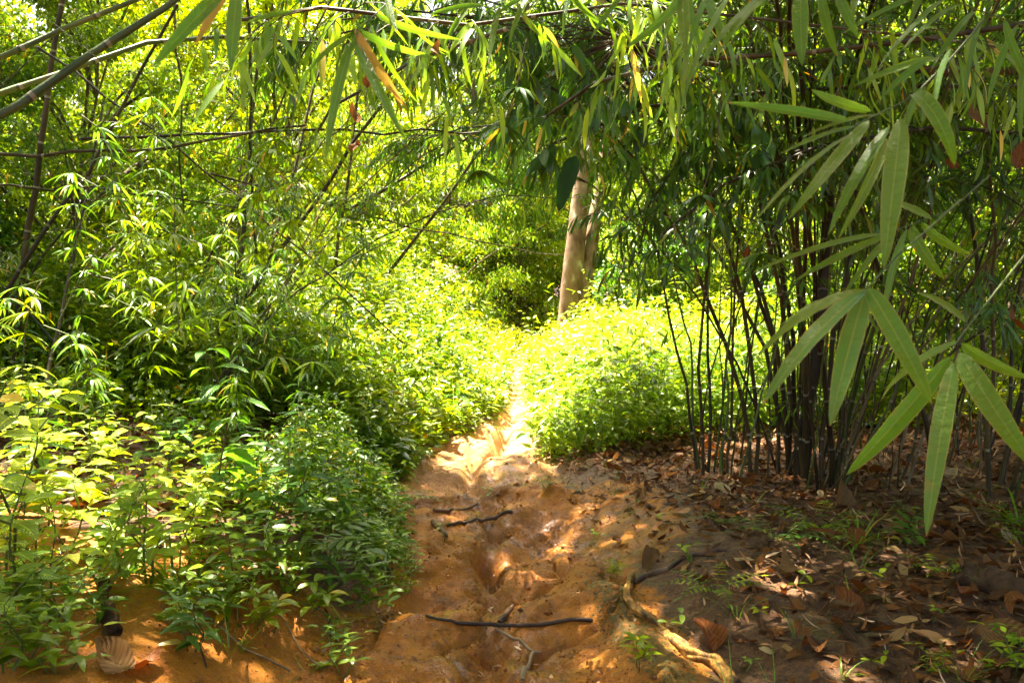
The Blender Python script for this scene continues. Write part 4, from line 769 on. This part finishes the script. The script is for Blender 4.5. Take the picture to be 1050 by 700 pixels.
rootobj('rotten_stump', 'rotten brown stump of a sapling on the left bank', 'stump', [(118, 655), (112, 640), (108, 622), (106, 600)], .024, .017, 'log', .02, .034, 16, .5)
rootobj('stick', 'thin stick leaning over the clay at the bottom left', 'stick', [(165, 625), (190, 650), (205, 668), (212, 690)], .004, .003, 'root', .012, .002, 6)
rootobj('stick', 'long green-brown stick lying level across the left bank', 'stick', [(0, 565), (60, 566), (130, 568), (200, 570), (290, 571)], .006, .004, 'brownstem', .12, .003, 6, bury=False)
rootobj('branch', 'crooked dark stick standing up among the yellow-green saplings', 'stick', [(150, 575), (140, 560)], .004, .004, 'root', .0, .002, 6)
for j in range(34):
    x, y = (U(.6, 3.2), U(2.5, 5.8)) if j < 25 else (U(-2.2, -.7), U(2.7, 4.5)); a = U(0, PI); ln = U(.12, .5); s = np.linspace(-.5, .5, 7)
    P = np.stack([x+s*ln*math.cos(a)+rng.normal(0, .006, 7), y+s*ln*math.sin(a)+rng.normal(0, .006, 7), 0*s], 1); P[:, 2] = hgt(P[:, 0], P[:, 1])+.012
    r = U(.002, .006); TB = Tubes(); TB.add(P, np.linspace(r, r*.5, 7), 6); o = TB.build('twig', M['twig'], None, P[3]); o.location = [float(v) for v in P[3]]
    tag(o, 'dry twig lying in the leaf litter' if j < 25 else 'dry twig lying on the left bank', 'twig', 'dry twigs on the ground')

# ------------------------------------------------------------------ leaf litter
def litter(name, label, n, samp, L, W, mat, prof='ovate', lift=.012, rows=3):
    X, Y = samp(n); Z = hgt(X, Y)+rng.uniform(0.002, lift, len(X)); n = len(X); o = rperp(n)
    LB = Leaves(); LB.add(np.stack([X, Y, Z], 1), o+np.stack([0*X, 0*X, rng.normal(0.08, .22, n)], 1), np.array([0, 0, 1.])+rng.normal(0, .28, (n, 3)), L*rng.uniform(.4, 1.2, n), W*rng.uniform(.5, 1.2, n), rng.normal(0, .7, n))
    return tag(LB.build(name, M[mat], rows=rows, prof=prof, fold=rng.uniform(-.3, .5, LB.count()), wav=.3), label, 'leaf litter', kind='stuff')
def s_right(n):
    X = rng.uniform(.3, 5, n*2); Y = rng.uniform(2.2, 7.4, n*2); d, w = td(X, Y); k = rng.random(n*2) < sst(-.05, .75, d-w-.15*(Y < 4.2)+.15*fbm(X*2, Y*2, 2)*2); return X[k][:n], Y[k][:n]
def s_left(n):
    X = rng.uniform(-5, -.5, n*2); Y = rng.uniform(2.2, 7., n*2); d, w = td(X, Y); k = (rng.random(n*2) < sst(.0, .7, -d-w)*sst(2.6, 3.6, Y+.2*X)); return X[k][:n], Y[k][:n]
litter('leaf_litter', 'brown broad dead leaves covering the ground under the right bamboo', 9000, s_right, .085, .045, 'dead')
litter('leaf_litter', 'straw-coloured narrow dead bamboo leaves strewn over the right slope', 4200, s_right, .10, .012, 'straw', 'lance', .02)
litter('leaf_litter', 'brown dead leaves lying under the plants of the left bank', 3600, s_left, .10, .05, 'dead')
litter('leaf_litter', 'straw-coloured dead bamboo leaves strewn over the left bank', 1600, s_left, .10, .012, 'straw', 'lance', .02)
litter('leaf_litter', 'small crumbs of dead leaf lying on the clay path', 1000, lambda n: (rng.uniform(-.7, .8, n), rng.uniform(2.4, 7, n)), .035, .014, 'straw', 'lance', .006)
X = rng.normal(0, .5, 5200); Y = 2.4+6*rng.random(5200)**1.5; Z = hgt(X, Y); k = len(X); sz = rng.uniform(.002, .007, k)*(1+(rng.random(k) > .96)*2.)
oc = np.array([[1, 0, 0], [-1, 0, 0], [0, 1, 0], [0, -1, 0], [0, 0, 1], [0, 0, -.6], ]); of = np.array([[0, 2, 4], [2, 1, 4], [1, 3, 4], [3, 0, 4], [2, 0, 5], [1, 2, 5], [3, 1, 5], [0, 3, 5]])
Vc = (np.stack([X, Y, Z+sz*.2], 1)[:, None]+oc[None]*sz[:, None, None]*rng.uniform(.5, 1.2, (k, 6, 1))).reshape(-1, 3)
M['clod'] = solidmat('clay_crumb', (.09, .03, .01), (.36, .13, .025), scale=20, rough=.8, isl=True)
tag(link('clay_crumbs', mesh('clay_crumbs', Vc, (np.arange(k)[:, None, None]*6+of[None]).reshape(-1, 3), M['clod'], smooth=False)), 'small crumbs of orange clay scattered over the path', 'clay crumbs', kind='stuff')
# large single dead leaves, curled
def deadleaf(L, W, b1, b2, fold, mat='dead'):
    rows, cols = 12, 9; V = []; UVs = []
    ph = U(0, 6)
    for i in range(rows+1):
        t = i/rows; w = W/2*float(PROF['ovate'](np.array(t)))+.001; a = b1*(t-.5)
        for j in range(cols):
            u = j/(cols-1)*2-1; x = u*w; z = fold*abs(u)**1.5*w+b2*w*u*u*math.sin(t*5+ph)+.35*w*math.sin(u*3+t*9+ph)*.35+L*(1-math.cos(a))/max(abs(b1), .1)*(1 if b1 > 0 else -1)
            V.append((x, L*(t-.5), z+.05*w*math.cos(t*26)*abs(u))); UVs.append((u/2+.5, t))
    F = [[i*cols+j, i*cols+j+1, (i+1)*cols+j+1, (i+1)*cols+j] for i in range(rows) for j in range(cols-1)]
    V = np.array(V); V[:, 2] -= V[:, 2].min(); return mesh('dead_leaf', V, F, M[mat], np.array(UVs))
DL = [deadleaf(.20, .105, .9, .5, .4), deadleaf(.17, .10, -1.0, .3, .7), deadleaf(.15, .09, 1.4, .8, -.3), deadleaf(.22, .12, .6, -.6, .5), deadleaf(.14, .06, 1.8, .4, .9), deadleaf(.12, .075, .5, .9, .2), deadleaf(.17, .09, .4, .2, .2, 'straw')]
def putdead(x, y, k, s, rz, tilt, label, group=None, z=.008):
    o = link('dead_leaf', DL[k]); o.location = (x, y, hz(x, y)+z); o.rotation_euler = (tilt[0], tilt[1], rz); o.scale = (s,)*3; return tag(o, label, 'dead leaf', group)
for px, py, k, s, rz, tl, lab in [(113, 684, 3, .85, .9, (.25, .1), 'fan-ribbed tan dead leaf lying on the clay at the bottom left'), (150, 687, 0, .7, -.3, (.1, -.1), 'curled brown dead leaf right beside the tan one at the bottom left'),
    (860, 520, 3, 1.25, .3, (1.2, .2), 'large brown dead leaf standing upright against the bamboo clump'), (668, 578, 1, 1.2, -.5, (.15, .6), 'big rolled brown dead leaf behind the yellow root'), (808, 590, 2, 1., .4, (.4, .1), 'brown dead leaf with curled edges left of the log'),
    (1010, 545, 0, 1.5, 1.2, (.8, .3), 'large brown dead leaf propped up at the right edge'), (832, 672, 5, 1.1, 2.4, (.5, .1), 'orange-brown dead leaf near the bottom of the litter slope'), (722, 655, 1, 1.1, .2, (.3, .2), 'pinkish dead leaf just behind the yellow root'),
    (760, 498, 4, 1.2, 1.5, (.6, .4), 'curled dead leaf caught at the foot of the thin bamboo'), (955, 660, 6, .9, .7, (.05, .05), 'single long yellow dead leaf lying at the lower right')]:
    p = gnd(px, py); putdead(p[0], p[1], k, s, rz, tl, lab, z=.012)
for j in range(290):
    X, Y = s_right(4)
    if len(X) == 0: continue
    putdead(float(X[0]), float(Y[0]), int(U(0, 6.99)), U(.4, 1.), U(0, 6.3), (rng.normal(0, .3), rng.normal(0, .3)), 'curled brown dead leaf lying in the litter right of the path', 'dead leaves lying right of the path', U(.008, .035))
for j in range(34):
    X, Y = s_left(6)
    if len(X): putdead(float(X[0]), float(Y[0]), int(U(0, 6.99)), U(.5, .95), U(0, 6.3), (rng.normal(0, .3), rng.normal(0, .3)), 'brown dead leaf lying among the plants of the left bank', 'dead leaves lying on the left bank', .015)
# dead leaves caught in the branches
for px, py, d, k, s in [(383, 78, 1.9, 4, .45), (361, 118, 1.9, 4, .38), (365, 150, 2.2, 5, .3), (446, 52, 2.2, 2, .3), (765, 262, 3.8, 2, .45), (1000, 120, 3.1, 0, .6), (990, 80, 3.2, 1, .5), (1045, 160, 3.2, 0, .6), (975, 165, 3.6, 2, .5), (1040, 330, 3.4, 0, .6)]:
    p = at(px, py, d); dark = px == 575
    o = link('dead_leaf', DL[k]); o.location = [float(v) for v in p]; o.rotation_euler = (1.3+U(-.4, .4), U(-.5, .5), U(-.8, .8)); o.scale = (s,)*3
    tag(o, 'brown dead leaf caught in the bamboo branches ' + ('at the upper left' if px < 470 else 'at the right'), 'dead leaf', 'dead leaves caught in the branches ' + ('upper left' if px < 470 else 'right'))

# ------------------------------------------------------------------ camera, sun, sky
cam = bpy.data.cameras.new('camera'); co = bpy.data.objects.new('camera', cam); COL.objects.link(co)
co.location = (0, 0, CAMZ); co.rotation_euler = (PI/2-PITCH, 0, 0); cam.lens = 30; cam.sensor_width = 36; cam.clip_end = 1000; cam.clip_start = .05
cam.dof.use_dof = True; cam.dof.focus_distance = 3.6; cam.dof.aperture_fstop = 9
sc.camera = co
el = math.asin(SUN[2]); az = math.atan2(SUN[0], SUN[1])
sl = bpy.data.lights.new('sun', 'SUN'); sl.energy = 5.0; sl.angle = R(.53); sl.color = (1, .90, .72); so = bpy.data.objects.new('sun', sl); COL.objects.link(so)
so.rotation_euler = Vector([float(v) for v in -SUN]).to_track_quat('-Z', 'Y').to_euler()
w = bpy.data.worlds.new('World'); sc.world = w; w.use_nodes = True; nt = w.node_tree; bg = nt.nodes['Background']; sk = nt.nodes.new('ShaderNodeTexSky'); sk.sky_type = 'NISHITA'; sk.sun_disc = False; sk.sun_elevation = el; sk.sun_rotation = az; sk.dust_density = 8; sk.air_density = .7; sk.ozone_density = .2
nt.links.new(sk.outputs[0], bg.inputs[0]); bg.inputs[1].default_value = .072
sc.view_settings.view_transform = 'Standard'; sc.view_settings.look = 'None'; sc.view_settings.gamma = 1; sc.view_settings.exposure = 3.25
cy = sc.cycles; cy.max_bounces = 7; cy.diffuse_bounces = 4; cy.glossy_bounces = 2; cy.transmission_bounces = 4; cy.use_denoising = True; cy.sample_clamp_indirect = 8; cy.use_adaptive_sampling = True; cy.adaptive_threshold = .02
